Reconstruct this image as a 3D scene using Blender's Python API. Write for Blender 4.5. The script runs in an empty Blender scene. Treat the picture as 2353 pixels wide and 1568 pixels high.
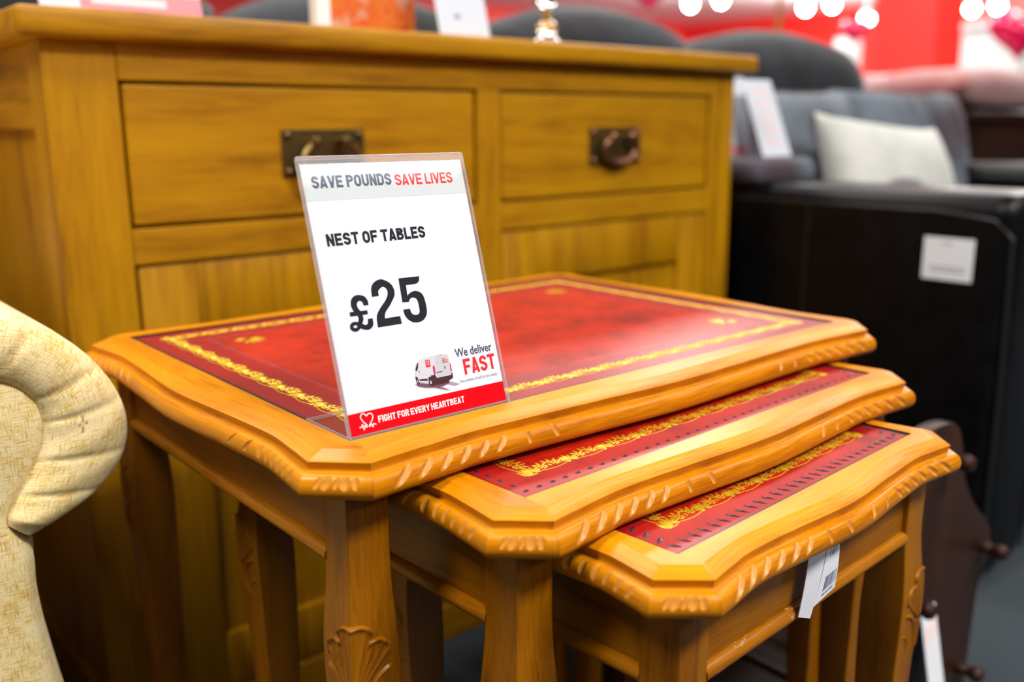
import bpy, bmesh, math, random
from math import sin, cos, pi, radians, sqrt, atan2, exp, floor as mfloor
from mathutils import Vector, Matrix
from mathutils.geometry import tessellate_polygon

random.seed(7)
SC = bpy.context.scene
COL = SC.collection

# ------------------------------------------------------------------ camera
cam_d = bpy.data.cameras.new('camera')
cam = bpy.data.objects.new('camera', cam_d)
COL.objects.link(cam)
YAW, PITCH, ROLL, FPX = radians(40.2877), radians(12.8419), radians(-0.338), 2160.16
_f = Vector((sin(YAW)*cos(PITCH), cos(YAW)*cos(PITCH), -sin(PITCH)))
_r0 = Vector((cos(YAW), -sin(YAW), 0)); _u0 = _r0.cross(_f)
_r = _r0*cos(ROLL) + _u0*sin(ROLL); _u = -_r0*sin(ROLL) + _u0*cos(ROLL)
cam.matrix_world = Matrix(((_r.x, _u.x, -_f.x, -0.233085), (_r.y, _u.y, -_f.y, -0.403646), (_r.z, _u.z, -_f.z, 0.654742), (0, 0, 0, 1)))
cam_d.sensor_width = 36.0
cam_d.lens = 36.0*FPX/2353.0
cam_d.clip_start = 0.02; cam_d.clip_end = 80
cam_d.dof.use_dof = True
cam_d.dof.focus_distance = 0.525
cam_d.dof.aperture_fstop = 4.0
cam_d.dof.aperture_blades = 0
SC.camera = cam

# ------------------------------------------------------------------ world, lights, exposure
SC.view_settings.view_transform = 'Standard'
SC.view_settings.look = 'None'
SC.view_settings.gamma = 1.0
SC.view_settings.use_curve_mapping = False
SC.view_settings.exposure = 0.0
W_ = bpy.data.worlds.new('shop_ambient'); SC.world = W_
W_.use_nodes = True
W_.node_tree.nodes['Background'].inputs[0].default_value = (1.0, 0.98, 0.96, 1)
W_.node_tree.nodes['Background'].inputs[1].default_value = 0.02
LIGHT_SPOTS = [(-1.15, -0.25, 62), (0.55, -1.75, 118), (2.6, -1.20, 32), (-1.5, 1.60, 14), (0.55, 1.40, 30), (2.6, 1.40, 24), (-1.5, -3.30, 12), (0.55, -3.60, 24), (2.6, -3.30, 10),
               (4.7, 1.4, 26), (4.7, 3.6, 90), (2.6, 3.6, 60), (0.55, 3.6, 40), (6.8, 1.6, 70), (8.2, 4.0, 150), (6.5, 6.0, 150), (10.4, 3.2, 150), (10.4, 6.6, 150), (8.2, 8.4, 150), (13.0, 5.5, 170)]
def area(name, loc, sx, sy, power, col=(1, 0.96, 0.91)):
    l = bpy.data.lights.new(name, 'AREA'); l.shape = 'RECTANGLE'; l.size = sx; l.size_y = sy
    l.energy = power; l.color = col
    o = bpy.data.objects.new(name, l); COL.objects.link(o); o.location = loc
    return o
for (lx, ly, lp) in LIGHT_SPOTS:
    area('ceiling_lamp', (lx, ly, 2.655), 1.15, 0.55, lp)

# ------------------------------------------------------------------ material helpers
def M_new(name):
    m = bpy.data.materials.new(name); m.use_nodes = True
    nt = m.node_tree
    return m, nt, nt.nodes['Principled BSDF']
def N(nt, t, **k):
    n = nt.nodes.new(t)
    for a, v in k.items(): setattr(n, a, v)
    return n
def plain(name, col, rough=0.5, metal=0.0, coat=0.0, emit=None, estr=0.0, sheen=0.0, spec=None):
    m, nt, b = M_new(name)
    b.inputs['Base Color'].default_value = (*col, 1)
    b.inputs['Roughness'].default_value = rough
    b.inputs['Metallic'].default_value = metal
    b.inputs['Coat Weight'].default_value = coat
    b.inputs['Coat Roughness'].default_value = 0.12
    if sheen: b.inputs['Sheen Weight'].default_value = sheen
    if spec is not None: b.inputs['Specular IOR Level'].default_value = spec
    if emit:
        b.inputs['Emission Color'].default_value = (*emit, 1); b.inputs['Emission Strength'].default_value = estr
    return m
def ramp(nt, stops):
    r = N(nt, 'ShaderNodeValToRGB')
    el = r.color_ramp.elements
    el[0].position, el[0].color = stops[0][0], (*stops[0][1], 1)
    el[1].position, el[1].color = stops[-1][0], (*stops[-1][1], 1)
    for p, c in stops[1:-1]:
        e = el.new(p); e.color = (*c, 1)
    return r
def mixc(nt, fac, a, b, mode='MIX'):
    m = N(nt, 'ShaderNodeMix', data_type='RGBA', blend_type=mode)
    for sock, v in ((m.inputs[0], fac), (m.inputs[6], a), (m.inputs[7], b)):
        if isinstance(v, (int, float)): sock.default_value = v
        elif isinstance(v, tuple): sock.default_value = (*v, 1)
        else: nt.links.new(v, sock)
    return m.outputs[2]
def mathn(nt, op, a, b=None, clamp=False):
    m = N(nt, 'ShaderNodeMath', operation=op); m.use_clamp = clamp
    for i, v in enumerate((a, b)):
        if v is None: continue
        if isinstance(v, (int, float)): m.inputs[i].default_value = v
        else: nt.links.new(v, m.inputs[i])
    return m.outputs[0]
def coords(nt, kind='Object', scale=(1, 1, 1), rot=(0, 0, 0)):
    t = N(nt, 'ShaderNodeTexCoord'); mp = N(nt, 'ShaderNodeMapping')
    mp.inputs['Scale'].default_value = scale; mp.inputs['Rotation'].default_value = rot
    nt.links.new(t.outputs[kind], mp.inputs['Vector'])
    return mp.outputs[0]
def noise(nt, vec, scale, detail=4, rough=0.55, dist=0.0):
    n = N(nt, 'ShaderNodeTexNoise'); n.inputs['Scale'].default_value = scale
    n.inputs['Detail'].default_value = detail; n.inputs['Roughness'].default_value = rough
    n.inputs['Distortion'].default_value = dist
    nt.links.new(vec, n.inputs['Vector'])
    return n.outputs['Fac']
def bump(nt, b, h, strength=0.2, dist=0.001):
    n = N(nt, 'ShaderNodeBump'); n.inputs['Strength'].default_value = strength
    n.inputs['Distance'].default_value = dist
    nt.links.new(h, n.inputs['Height']); nt.links.new(n.outputs[0], b.inputs['Normal'])

def wood(name, light, mid, dark, axis='X', kind='Object', fine=90, rough=0.33, coat=0.04, spec=0.22, carve=None, chips=None):
    m, nt, b = M_new(name)
    st = {'X': (0.07, 1, 1), 'Y': (1, 0.07, 1), 'Z': (1, 1, 0.07)}[axis]
    v = coords(nt, kind, st)
    g1 = noise(nt, v, 38, 5, 0.6, 0.6)
    g2 = noise(nt, v, fine*6, 3, 0.6)
    g3 = noise(nt, coords(nt, kind), 9, 2)
    s = mathn(nt, 'ADD', mathn(nt, 'MULTIPLY', g1, 0.52), mathn(nt, 'ADD', mathn(nt, 'MULTIPLY', g2, 0.30), mathn(nt, 'MULTIPLY', g3, 0.18)))
    r = ramp(nt, [(0.38, dark), (0.49, mid), (0.60, light)])
    nt.links.new(s, r.inputs[0])
    c = r.outputs[0]
    if carve:
        at = N(nt, 'ShaderNodeAttribute', attribute_name='carve')
        c = mixc(nt, at.outputs['Fac'], c, carve)
        c = mixc(nt, N(nt, 'ShaderNodeAttribute', attribute_name='wall_shade').outputs['Fac'], c, (0.012, 0.006, 0.004))  # shade of the recess painted onto the inner wall
    if chips:
        k = noise(nt, coords(nt, kind, (1, 1, 1)), 420, 3, 0.7)
        k2 = noise(nt, coords(nt, kind, (1, 1, 1)), 45, 2, 0.5)
        kk = mathn(nt, 'MULTIPLY', mathn(nt, 'GREATER_THAN', k, 0.54), mathn(nt, 'GREATER_THAN', k2, chips), True)
        c = mixc(nt, kk, c, (0.45, 0.27, 0.13))
    nt.links.new(c, b.inputs['Base Color'])
    rr = mathn(nt, 'ADD', rough-0.06, mathn(nt, 'MULTIPLY', g2, 0.14))
    nt.links.new(rr, b.inputs['Roughness'])
    b.inputs['Coat Weight'].default_value = coat
    b.inputs['Coat Roughness'].default_value = 0.16
    b.inputs['Specular IOR Level'].default_value = spec
    bump(nt, b, g2, 0.25, 0.0006)
    return m

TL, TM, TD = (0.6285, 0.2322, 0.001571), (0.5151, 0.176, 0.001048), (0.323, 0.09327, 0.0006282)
MAT = {}
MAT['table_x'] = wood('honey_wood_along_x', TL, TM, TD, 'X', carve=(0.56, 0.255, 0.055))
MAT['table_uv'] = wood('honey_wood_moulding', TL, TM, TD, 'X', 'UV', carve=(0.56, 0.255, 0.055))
MAT['table_y'] = wood('honey_wood_along_y', TL, TM, TD, 'Y')
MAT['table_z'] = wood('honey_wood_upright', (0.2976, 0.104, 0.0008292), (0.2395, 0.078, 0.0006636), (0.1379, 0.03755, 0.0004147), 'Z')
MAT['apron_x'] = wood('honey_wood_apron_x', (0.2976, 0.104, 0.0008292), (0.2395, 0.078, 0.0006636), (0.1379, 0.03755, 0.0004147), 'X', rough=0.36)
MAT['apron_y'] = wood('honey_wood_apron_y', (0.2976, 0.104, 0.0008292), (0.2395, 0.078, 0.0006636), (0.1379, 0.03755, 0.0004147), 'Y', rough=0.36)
MAT['bead_x'] = wood('worn_bead_wood_x', (0.3871, 0.1382, 0.001382), (0.318, 0.1051, 0.001106), (0.1935, 0.0553, 0.0006912), 'X', chips=0.57)
MAT['bead_y'] = wood('worn_bead_wood_y', (0.3871, 0.1382, 0.001382), (0.318, 0.1051, 0.001106), (0.1935, 0.0553, 0.0006912), 'Y')
DL, DM, DD = (0.4134, 0.1959, 0.0004239), (0.351, 0.1561, 0.0003533), (0.2262, 0.09132, 0.0002826)
MAT['oak_x'] = wood('oak_board_along_x', DL, DM, DD, 'X', rough=0.45, coat=0.0, fine=40)
MAT['oak_z'] = wood('oak_board_upright', DL, DM, DD, 'Z', rough=0.45, coat=0.0, fine=40)
MAT['oak_y'] = wood('oak_board_along_y', DL, DM, DD, 'Y', rough=0.45, coat=0.0, fine=40)
MAT['dark_wood'] = wood('dark_brown_wood', (0.0342, 0.01045, 0.0057), (0.0247, 0.0076, 0.0038), (0.0152, 0.00475, 0.00247), 'Z', rough=0.42, coat=0.04)
MAT['dark_wood_x'] = wood('dark_brown_wood_x', (0.035, 0.013, 0.007), (0.026, 0.010, 0.005), (0.014, 0.006, 0.003), 'X', rough=0.4, coat=0.1)

def leather_red():
    m, nt, b = M_new('red_tooled_leather')
    v = coords(nt, 'Object')
    n1 = noise(nt, v, 16, 4, 0.6); n2 = noise(nt, v, 70, 4, 0.65)
    s = mathn(nt, 'ADD', mathn(nt, 'MULTIPLY', n1, 0.6), mathn(nt, 'MULTIPLY', n2, 0.4))
    r = ramp(nt, [(0.36, (0.14, 0.0015, 0.001)), (0.50, (0.34, 0.008, 0.0015)), (0.66, (0.45, 0.016, 0.002))])
    nt.links.new(s, r.inputs[0])
    at = N(nt, 'ShaderNodeAttribute', attribute_name='edge')
    e = mathn(nt, 'MULTIPLY', at.outputs['Fac'], mathn(nt, 'ADD', 0.7, mathn(nt, 'MULTIPLY', n2, 0.5)), True)
    c = mixc(nt, e, r.outputs[0], (0.23, 0.003, 0.008))
    at2 = N(nt, 'ShaderNodeAttribute', attribute_name='rim_shade')
    c = mixc(nt, at2.outputs['Fac'], c, (0.018, 0.008, 0.012))  # shade below the frame painted along the leather border
    nt.links.new(c, b.inputs['Base Color'])
    b.inputs['Roughness'].default_value = 0.40
    b.inputs['Specular IOR Level'].default_value = 0.35; b.inputs['Coat Weight'].default_value = 0.06; b.inputs['Coat Roughness'].default_value = 0.25
    bump(nt, b, noise(nt, v, 900, 2, 0.5), 0.12, 0.0004)
    return m
MAT['red_leather'] = leather_red()
MAT['gold'] = plain('gold_leaf', (0.62, 0.40, 0.014), 0.36, 0.6)
MAT['tool_dark'] = plain('blind_tooled_marks', (0.035, 0.016, 0.028), 0.3, 0, 0.4)
MAT['tool_grey'] = plain('faded_tooled_line', (0.16, 0.045, 0.085), 0.4)

def fabric_cream(kind='UV'):
    m, nt, b = M_new('cream_woven_fabric')
    t = coords(nt, kind)
    va = coords(nt, kind, (1, 0.10, 1)); vb = coords(nt, kind, (0.10, 1, 1))
    a = noise(nt, va, 1150, 3, 0.65); c2 = noise(nt, vb, 1150, 3, 0.65)
    big = noise(nt, coords(nt, kind), 42, 3, 0.6)
    s = mathn(nt, 'ADD', mathn(nt, 'MULTIPLY', mathn(nt, 'MAXIMUM', a, c2), 0.75), mathn(nt, 'MULTIPLY', big, 0.25))
    r = ramp(nt, [(0.50, (0.7788, 0.644, 0.3519)), (0.57, (0.644, 0.4493, 0.1348)), (0.67, (0.4044, 0.2172, 0.02246))])
    nt.links.new(s, r.inputs[0])
    # sparse little brown woven crosses
    sep = N(nt, 'ShaderNodeSeparateXYZ'); nt.links.new(coords(nt, kind, (1, 1, 1), (0, 0, 0)), sep.inputs[0])
    def cell(o, per, off):
        f = mathn(nt, 'FRACT', mathn(nt, 'ADD', mathn(nt, 'DIVIDE', o, per), off))
        return mathn(nt, 'ABSOLUTE', mathn(nt, 'MULTIPLY', mathn(nt, 'SUBTRACT', f, 0.5), per))
    cx = cell(sep.outputs[0], 0.083, 0.31); cy = cell(sep.outputs[1], 0.066, 0.06)
    def box2(ox, oy):
        return mathn(nt, 'MULTIPLY', mathn(nt, 'LESS_THAN', mathn(nt, 'ABSOLUTE', mathn(nt, 'SUBTRACT', cx, ox)), 0.0010), mathn(nt, 'LESS_THAN', mathn(nt, 'ABSOLUTE', mathn(nt, 'SUBTRACT', cy, oy)), 0.0010))
    sq = mathn(nt, 'MAXIMUM', mathn(nt, 'MAXIMUM', box2(0.0025, 0.0), box2(0.0, 0.0025)), box2(0.0045, 0.0))
    cc = mixc(nt, mathn(nt, 'MULTIPLY', sq, 0.6), r.outputs[0], (0.20, 0.085, 0.012))
    nt.links.new(cc, b.inputs['Base Color'])
    b.inputs['Roughness'].default_value = 0.85; b.inputs['Sheen Weight'].default_value = 0.15
    bump(nt, b, mathn(nt, 'ADD', a, c2), 0.5, 0.0008)
    return m
MAT['cream'] = fabric_cream()
MAT['cream_body'] = fabric_cream('Object')

def mottled(name, stops, scale, rough=0.8, sheen=0.3, bmp=0.2, coat=0.0, bscale=300):
    m, nt, b = M_new(name)
    v = coords(nt, 'Object')
    r = ramp(nt, stops); nt.links.new(noise(nt, v, scale, 3, 0.55), r.inputs[0])
    nt.links.new(r.outputs[0], b.inputs['Base Color'])
    b.inputs['Roughness'].default_value = rough; b.inputs['Sheen Weight'].default_value = sheen
    b.inputs['Coat Weight'].default_value = coat
    bump(nt, b, noise(nt, v, bscale, 2), bmp, 0.001)
    return m
MAT['black_leather'] = mottled('black_leather', [(0.4, (0.0015, 0.0015, 0.002)), (0.6, (0.003, 0.003, 0.004))], 30, 0.36, 0.0, 0.15)
MAT['black_leather'].node_tree.nodes['Principled BSDF'].inputs['Specular IOR Level'].default_value = 0.16
MAT['grey_velvet'] = mottled('grey_velvet_with_plum_bloom', [(0.34, (0.040, 0.020, 0.030)), (0.46, (0.065, 0.070, 0.092)), (0.62, (0.115, 0.142, 0.175))], 7, 0.8, 0.12)
MAT['charcoal'] = mottled('charcoal_fabric', [(0.38, (0.009, 0.007, 0.010)), (0.62, (0.019, 0.023, 0.031))], 9, 0.9, 0.12)
MAT['white_fabric'] = mottled('off_white_fabric', [(0.4, (0.44, 0.45, 0.42)), (0.6, (0.52, 0.52, 0.50))], 12, 0.85, 0.2)
MAT['grey_print'] = plain('grey_print', (0.17, 0.17, 0.18), 0.8)
MAT['pink_fabric'] = mottled('salmon_pink_fabric', [(0.36, (0.38, 0.12, 0.11)), (0.64, (0.50, 0.27, 0.27))], 5, 0.85, 0.3)
MAT['pale_pink'] = mottled('pale_pink_fabric', [(0.38, (0.50, 0.29, 0.30)), (0.62, (0.56, 0.42, 0.43))], 5, 0.85, 0.3)
MAT['carpet'] = mottled('blue_grey_carpet', [(0.35, (0.007612, 0.01305, 0.01849)), (0.65, (0.02066, 0.0348, 0.04676))], 420, 0.95, 0.1, 0.8, 0, 700)
MAT['red_paint'] = plain('red_paint', (0.90, 0.032, 0.024), 0.5)
MAT['white_paint'] = plain('white_paint', (0.86, 0.86, 0.87), 0.5)
MAT['ceiling'] = plain('ceiling_white', (0.80, 0.79, 0.78), 0.8)
MAT['balloon'] = plain('magenta_foil', (0.90, 0.002, 0.10), 0.16, 0.25, 0.8)
MAT['ribbon'] = plain('white_ribbon', (0.8, 0.78, 0.8), 0.5)
MAT['bronze'] = plain('aged_bronze', (0.16, 0.105, 0.035), 0.38, 0.9)
MAT['copper'] = plain('copper_bronze', (0.27, 0.135, 0.075), 0.36, 0.9)
MAT['paper'] = plain('white_card', (0.72, 0.745, 0.785), 0.6, spec=0.08)
MAT['band_grey'] = plain('pale_grey_ink', (0.61, 0.64, 0.635), 0.55, spec=0.08)
MAT['ink_dark'] = plain('charcoal_ink', (0.020, 0.021, 0.027), 0.45, spec=0.08)
MAT['ink_slate'] = plain('slate_ink', (0.085, 0.092, 0.145), 0.5, spec=0.08)
MAT['ink_small'] = plain('small_slate_ink', (0.25, 0.27, 0.36), 0.5, spec=0.08)
MAT['ink_red'] = plain('red_ink', (0.70, 0.003, 0.009), 0.4, spec=0.08)
MAT['ink_coral'] = plain('coral_red_ink', (0.74, 0.030, 0.032), 0.5, spec=0.08)
MAT['ink_white'] = plain('white_ink', (0.74, 0.72, 0.72), 0.5, spec=0.08)
MAT['van_white'] = plain('van_white_ink', (0.61, 0.61, 0.65), 0.5, spec=0.08)
MAT['van_rear'] = plain('van_rear_ink', (0.54, 0.535, 0.575), 0.5, spec=0.08)
MAT['van_dark'] = plain('van_dark_ink', (0.075, 0.028, 0.034), 0.5, spec=0.08)
MAT['van_shadow1'] = plain('van_shadow_ink', (0.38, 0.31, 0.36), 0.5, spec=0.08)
MAT['van_shadow2'] = plain('van_shadow_dark_ink', (0.16, 0.085, 0.11), 0.5, spec=0.08)
MAT['van_lamp'] = plain('van_lamp_ink', (0.60, 0.02, 0.12), 0.5, spec=0.08)
MAT['tag_paper'] = plain('tag_paper', (0.74, 0.75, 0.82), 0.6)
MAT['pale_red_print'] = plain('faded_red_print', (0.85, 0.30, 0.33), 0.6)
MAT['blush_print'] = plain('blush_print', (0.85, 0.68, 0.69), 0.6)
MAT['black_gloss'] = plain('black_trim', (0.01, 0.01, 0.011), 0.35)
MAT['brass'] = plain('brass', (0.35, 0.20, 0.06), 0.35, 0.9)
MAT['lamp_glow'] = plain('lamp_glow', (1, 1, 1), 0.5, emit=(1.0, 0.97, 0.94), estr=30)
MAT['panel_glow'] = plain('diffuser_glow', (1, 1, 1), 0.5, emit=(1.0, 0.97, 0.93), estr=2.5)
MAT['orange_print'] = mottled('orange_flower_print', [(0.34, (0.62, 0.44, 0.30)), (0.45, (0.66, 0.10, 0.006)), (0.56, (0.66, 0.17, 0.01)), (0.70, (0.55, 0.01, 0.01))], 26, 0.5, 0.0, 0.0)

def acrylic(name, tint, rough, edge=0.0):
    m = bpy.data.materials.new(name); m.use_nodes = True
    nt = m.node_tree; nt.nodes.clear()
    out = N(nt, 'ShaderNodeOutputMaterial')
    tr = N(nt, 'ShaderNodeBsdfTransparent'); tr.inputs[0].default_value = (*tint, 1)
    gl = N(nt, 'ShaderNodeBsdfGlossy'); gl.inputs['Roughness'].default_value = rough
    fr = N(nt, 'ShaderNodeFresnel'); fr.inputs[0].default_value = 1.42
    mx = N(nt, 'ShaderNodeMixShader')
    ge = N(nt, 'ShaderNodeNewGeometry')      # inner faces only let light through
    nt.links.new(mathn(nt, 'MULTIPLY', fr.outputs[0], mathn(nt, 'SUBTRACT', 1.0, ge.outputs['Backfacing'])), mx.inputs[0]); nt.links.new(tr.outputs[0], mx.inputs[1]); nt.links.new(gl.outputs[0], mx.inputs[2])
    s = mx.outputs[0]
    if edge:
        df = N(nt, 'ShaderNodeBsdfTranslucent'); df.inputs[0].default_value = (0.95, 0.93, 0.97, 1)
        d2 = N(nt, 'ShaderNodeBsdfDiffuse'); d2.inputs[0].default_value = (0.95, 0.93, 0.97, 1)
        a = N(nt, 'ShaderNodeMixShader'); a.inputs[0].default_value = 0.5
        nt.links.new(df.outputs[0], a.inputs[1]); nt.links.new(d2.outputs[0], a.inputs[2])
        m2 = N(nt, 'ShaderNodeMixShader'); m2.inputs[0].default_value = edge
        nt.links.new(s, m2.inputs[1]); nt.links.new(a.outputs[0], m2.inputs[2]); s = m2.outputs[0]
    nt.links.new(s, out.inputs[0])
    return m
MAT['acrylic'] = acrylic('clear_acrylic', (0.97, 0.975, 0.985), 0.03)
MAT['acrylic_edge'] = acrylic('bright_acrylic_edge', (0.9, 0.88, 0.92), 0.08, 0.22)
def glass():
    m, nt, b = M_new('clear_glass')
    b.inputs['Base Color'].default_value = (0.95, 0.97, 1, 1); b.inputs['Transmission Weight'].default_value = 1
    b.inputs['Roughness'].default_value = 0.02; b.inputs['IOR'].default_value = 1.5
    return m
MAT['glass'] = glass()

# ------------------------------------------------------------------ geometry helpers
def mesh_obj(name, verts, faces, mat, parent=None, smooth=True, sharp=None, uvs=None, attrs=None):
    me = bpy.data.meshes.new(name)
    me.from_pydata(verts, [], faces)
    if uvs is not None:
        l = me.uv_layers.new(name='uv')
        flat = [0.0]*(len(me.loops)*2)
        for i, lp in enumerate(me.loops):
            flat[2*i], flat[2*i+1] = uvs[lp.vertex_index]
        l.data.foreach_set('uv', flat)
    if attrs:
        for an, vals in attrs.items():
            a = me.attributes.new(an, 'FLOAT', 'POINT'); a.data.foreach_set('value', vals)
    me.validate(); me.update()
    if smooth:
        me.polygons.foreach_set('use_smooth', [True]*len(me.polygons))
        if sharp: me.set_sharp_from_angle(angle=radians(sharp))
    if mat: me.materials.append(mat)
    o = bpy.data.objects.new(name, me); COL.objects.link(o)
    if parent: o.parent = parent
    return o
def bm_obj(name, bm, mat, parent=None, smooth=True, sharp=35):
    me = bpy.data.meshes.new(name)
    bm.normal_update()
    bm.to_mesh(me); bm.free()
    if smooth:
        me.polygons.foreach_set('use_smooth', [True]*len(me.polygons))
        if sharp: me.set_sharp_from_angle(angle=radians(sharp))
    if mat: me.materials.append(mat)
    o = bpy.data.objects.new(name, me); COL.objects.link(o)
    if parent: o.parent = parent
    return o
def add_box(bm, x0, x1, y0, y1, z0, z1, bev=0.0, seg=2):
    g = bmesh.ops.create_cube(bm, size=1)
    vs = g['verts']
    for v in vs:
        v.co = Vector((x0+(v.co.x+.5)*(x1-x0), y0+(v.co.y+.5)*(y1-y0), z0+(v.co.z+.5)*(z1-z0)))
    if bev > 0:
        es = list({e for v in vs for e in v.link_edges})
        bmesh.ops.bevel(bm, geom=es, offset=bev, segments=seg, profile=0.5, affect='EDGES')
def wn(o):
    w = o.modifiers.new('weighted', 'WEIGHTED_NORMAL'); w.weight = 90; w.keep_sharp = True
    return o
def box(name, dims, mat, parent=None, bev=0.002, seg=2):
    bm = bmesh.new(); add_box(bm, *dims, bev, seg)
    o = bm_obj(name, bm, mat, parent, True, 60)
    return wn(o)
def add_tube(bm, pts, radii, n=10, cap=True, closed=False):
    pts = [Vector(p) for p in pts]
    if not isinstance(radii, (list, tuple)): radii = [radii]*len(pts)
    rings = []; up = None
    for i, p in enumerate(pts):
        a = pts[i-1] if (i > 0 or closed) else p
        b = pts[(i+1) % len(pts)] if (i < len(pts)-1 or closed) else p
        t = (b-a).normalized()
        if up is None: up = Vector((0, 0, 1)) if abs(t.z) < 0.9 else Vector((1, 0, 0))
        x = t.cross(up).normalized(); y = x.cross(t).normalized(); up = y
        rings.append([bm.verts.new(p + (x*cos(2*pi*k/n)+y*sin(2*pi*k/n))*radii[i]) for k in range(n)])
    m = len(rings)
    for i in range(m if closed else m-1):
        r, s = rings[i], rings[(i+1) % m]
        for k in range(n):
            bm.faces.new((r[k], r[(k+1) % n], s[(k+1) % n], s[k]))
    if cap and not closed:
        bm.faces.new(list(reversed(rings[0]))); bm.faces.new(rings[-1])
    bmesh.ops.recalc_face_normals(bm, faces=bm.faces)
def add_lathe(bm, prof, c=(0, 0, 0), n=24, axis='Z'):
    rings = []
    for (r, z) in prof:
        ring = []
        for k in range(n):
            a = 2*pi*k/n
            p = (r*cos(a), r*sin(a), z)
            if axis == 'Y': p = (p[0], p[2], p[1])
            ring.append(bm.verts.new((c[0]+p[0], c[1]+p[1], c[2]+p[2])))
        rings.append(ring)
    for i in range(len(rings)-1):
        for k in range(n):
            bm.faces.new((rings[i][k], rings[i][(k+1) % n], rings[i+1][(k+1) % n], rings[i+1][k]))
    bm.faces.new(rings[0]); bm.faces.new(rings[-1])
    bmesh.ops.recalc_face_normals(bm, faces=bm.faces)
def smooth_loop(pts, corners=(), sub=8, closed=True):
    """Catmull-Rom through pts, with the listed indices kept as hard corners."""
    n = len(pts); out = []
    for i in range(n if closed else n-1):
        p1, p2 = pts[i], pts[(i+1) % n]
        p0 = pts[i-1] if (closed or i > 0) else p1
        p3 = pts[(i+2) % n] if (closed or i+2 < n) else p2
        c1, c2 = i in corners, ((i+1) % n) in corners
        if c1 and c2: out.append(p1); continue
        if c1: p0 = p1
        if c2: p3 = p2
        for k in range(sub):
            t = k/sub
            out.append(tuple(0.5*((2*p1[d]) + (-p0[d]+p2[d])*t + (2*p0[d]-5*p1[d]+4*p2[d]-p3[d])*t*t + (-p0[d]+3*p1[d]-3*p2[d]+p3[d])*t**3) for d in range(len(p1))))
    if not closed: out.append(pts[-1])
    return out
def prism(name, outline, y0, y1, mat, parent=None, bev=0.0, seg=2, plane='XZ', sharp=35):
    bm = bmesh.new()
    def P(a, b, c):
        return {'XZ': (a, c, b), 'XY': (a, b, c), 'YZ': (c, a, b)}[plane]
    f = [bm.verts.new(P(a, b, y0)) for a, b in outline]
    g = [bm.verts.new(P(a, b, y1)) for a, b in outline]
    n = len(outline)
    bm.faces.new(f); bm.faces.new(list(reversed(g)))
    for i in range(n):
        bm.faces.new((f[i], g[i], g[(i+1) % n], f[(i+1) % n]))
    bmesh.ops.recalc_face_normals(bm, faces=bm.faces)
    if bev > 0:
        caps = [e for e in bm.edges if len(e.link_faces) == 2 and any(len(fc.verts) == n for fc in e.link_faces)]
        bmesh.ops.bevel(bm, geom=caps, offset=bev, segments=seg, profile=0.5, affect='EDGES')
    return bm_obj(name, bm, mat, parent, True, sharp)
def cushion(name, c, size, mat, parent=None, rot=None, puff=0.5, ex=0.35, n=26, seed=0, arch=0.0, pw=3.2):
    """A soft stuffed cushion: a pillow-shaped closed surface; size = full lengths; thin direction is Y."""
    rnd = random.Random(seed); ph = [rnd.uniform(0, 6.28) for _ in range(6)]
    sx, sy, sz = size; vs = []; fs = []
    for side in (1, -1):
        for j in range(n+1):
            for i in range(n+1):
                u, v = 2*i/n-1, 2*j/n-1
                e = max(0.0, (1-abs(u)**pw)*(1-abs(v)**pw))
                t = e**ex
                pin = 1-0.11*(1-abs(v)**2)*abs(u)**2*puff
                pin2 = 1-0.11*(1-abs(u)**2)*abs(v)**2*puff*(1 if arch == 0 else 0)
                wr = 0.02*sin(5*u+ph[0]+2*v)*sin(4*v+ph[1])
                x = 0.5*sx*u*pin; z = 0.5*sz*v*pin2-(arch*sz*abs(u)**2.4*max(0, v) if arch else 0)
                y = side*0.5*sy*(t*(1+wr))
                vs.append((x, y, z))
    m = (n+1)*(n+1)
    for s in (0, 1):
        for j in range(n):
            for i in range(n):
                a = s*m+j*(n+1)+i
                q = (a, a+1, a+n+2, a+n+1)
                fs.append(q if s else tuple(reversed(q)))
    bm = bmesh.new()
    bv = [bm.verts.new(v) for v in vs]
    for f in fs: bm.faces.new([bv[k] for k in f])
    bmesh.ops.remove_doubles(bm, verts=bm.verts, dist=1e-5)
    M = Matrix.Translation(Vector(c)) @ ((rot or Matrix.Identity(3)).to_4x4())
    bmesh.ops.transform(bm, matrix=M, verts=bm.verts)
    bmesh.ops.recalc_face_normals(bm, faces=bm.faces)
    return bm_obj(name, bm, mat, parent, True, None)
def tag(o, label=None, cat=None, group=None, kind=None):
    if label: o['label'] = label
    if cat: o['category'] = cat
    if group: o['group'] = group
    if kind: o['kind'] = kind
    return o
def thing(name, label, cat, loc=(0, 0, 0), rotz=0.0, group=None):
    o = bpy.data.objects.new(name, None); COL.objects.link(o)
    o.empty_display_size = 0.1
    o.location = loc; o.rotation_euler = (0, 0, rotz)
    return tag(o, label, cat, group)
def part(o, label): o['label'] = label; return o

# ------------------------------------------------------------------ the setting
tag(box('floor', (-5, 16.2, -5, 13.2, -0.06, 0.0), MAT['carpet'], None, 0), kind='structure')
tag(box('ceiling', (-5, 16.2, -5, 13.2, 2.70, 2.78), MAT['ceiling'], None, 0), kind='structure')
tag(box('wall_right', (16.0, 16.2, -4, 13.2, 0.0, 2.70), MAT['red_paint'], None, 0), kind='structure')
tag(box('wall_back', (-4, 16.0, 13.0, 13.2, 0.0, 2.70), MAT['red_paint'], None, 0), kind='structure')
tag(box('baseboard_right', (15.975, 16.0, -4, 13.0, 0.0, 0.12), MAT['white_paint'], None, 0.004), kind='structure')
tag(box('baseboard_back', (-4, 15.975, 12.975, 13.0, 0.0, 0.12), MAT['white_paint'], None, 0.004), kind='structure')

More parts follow.
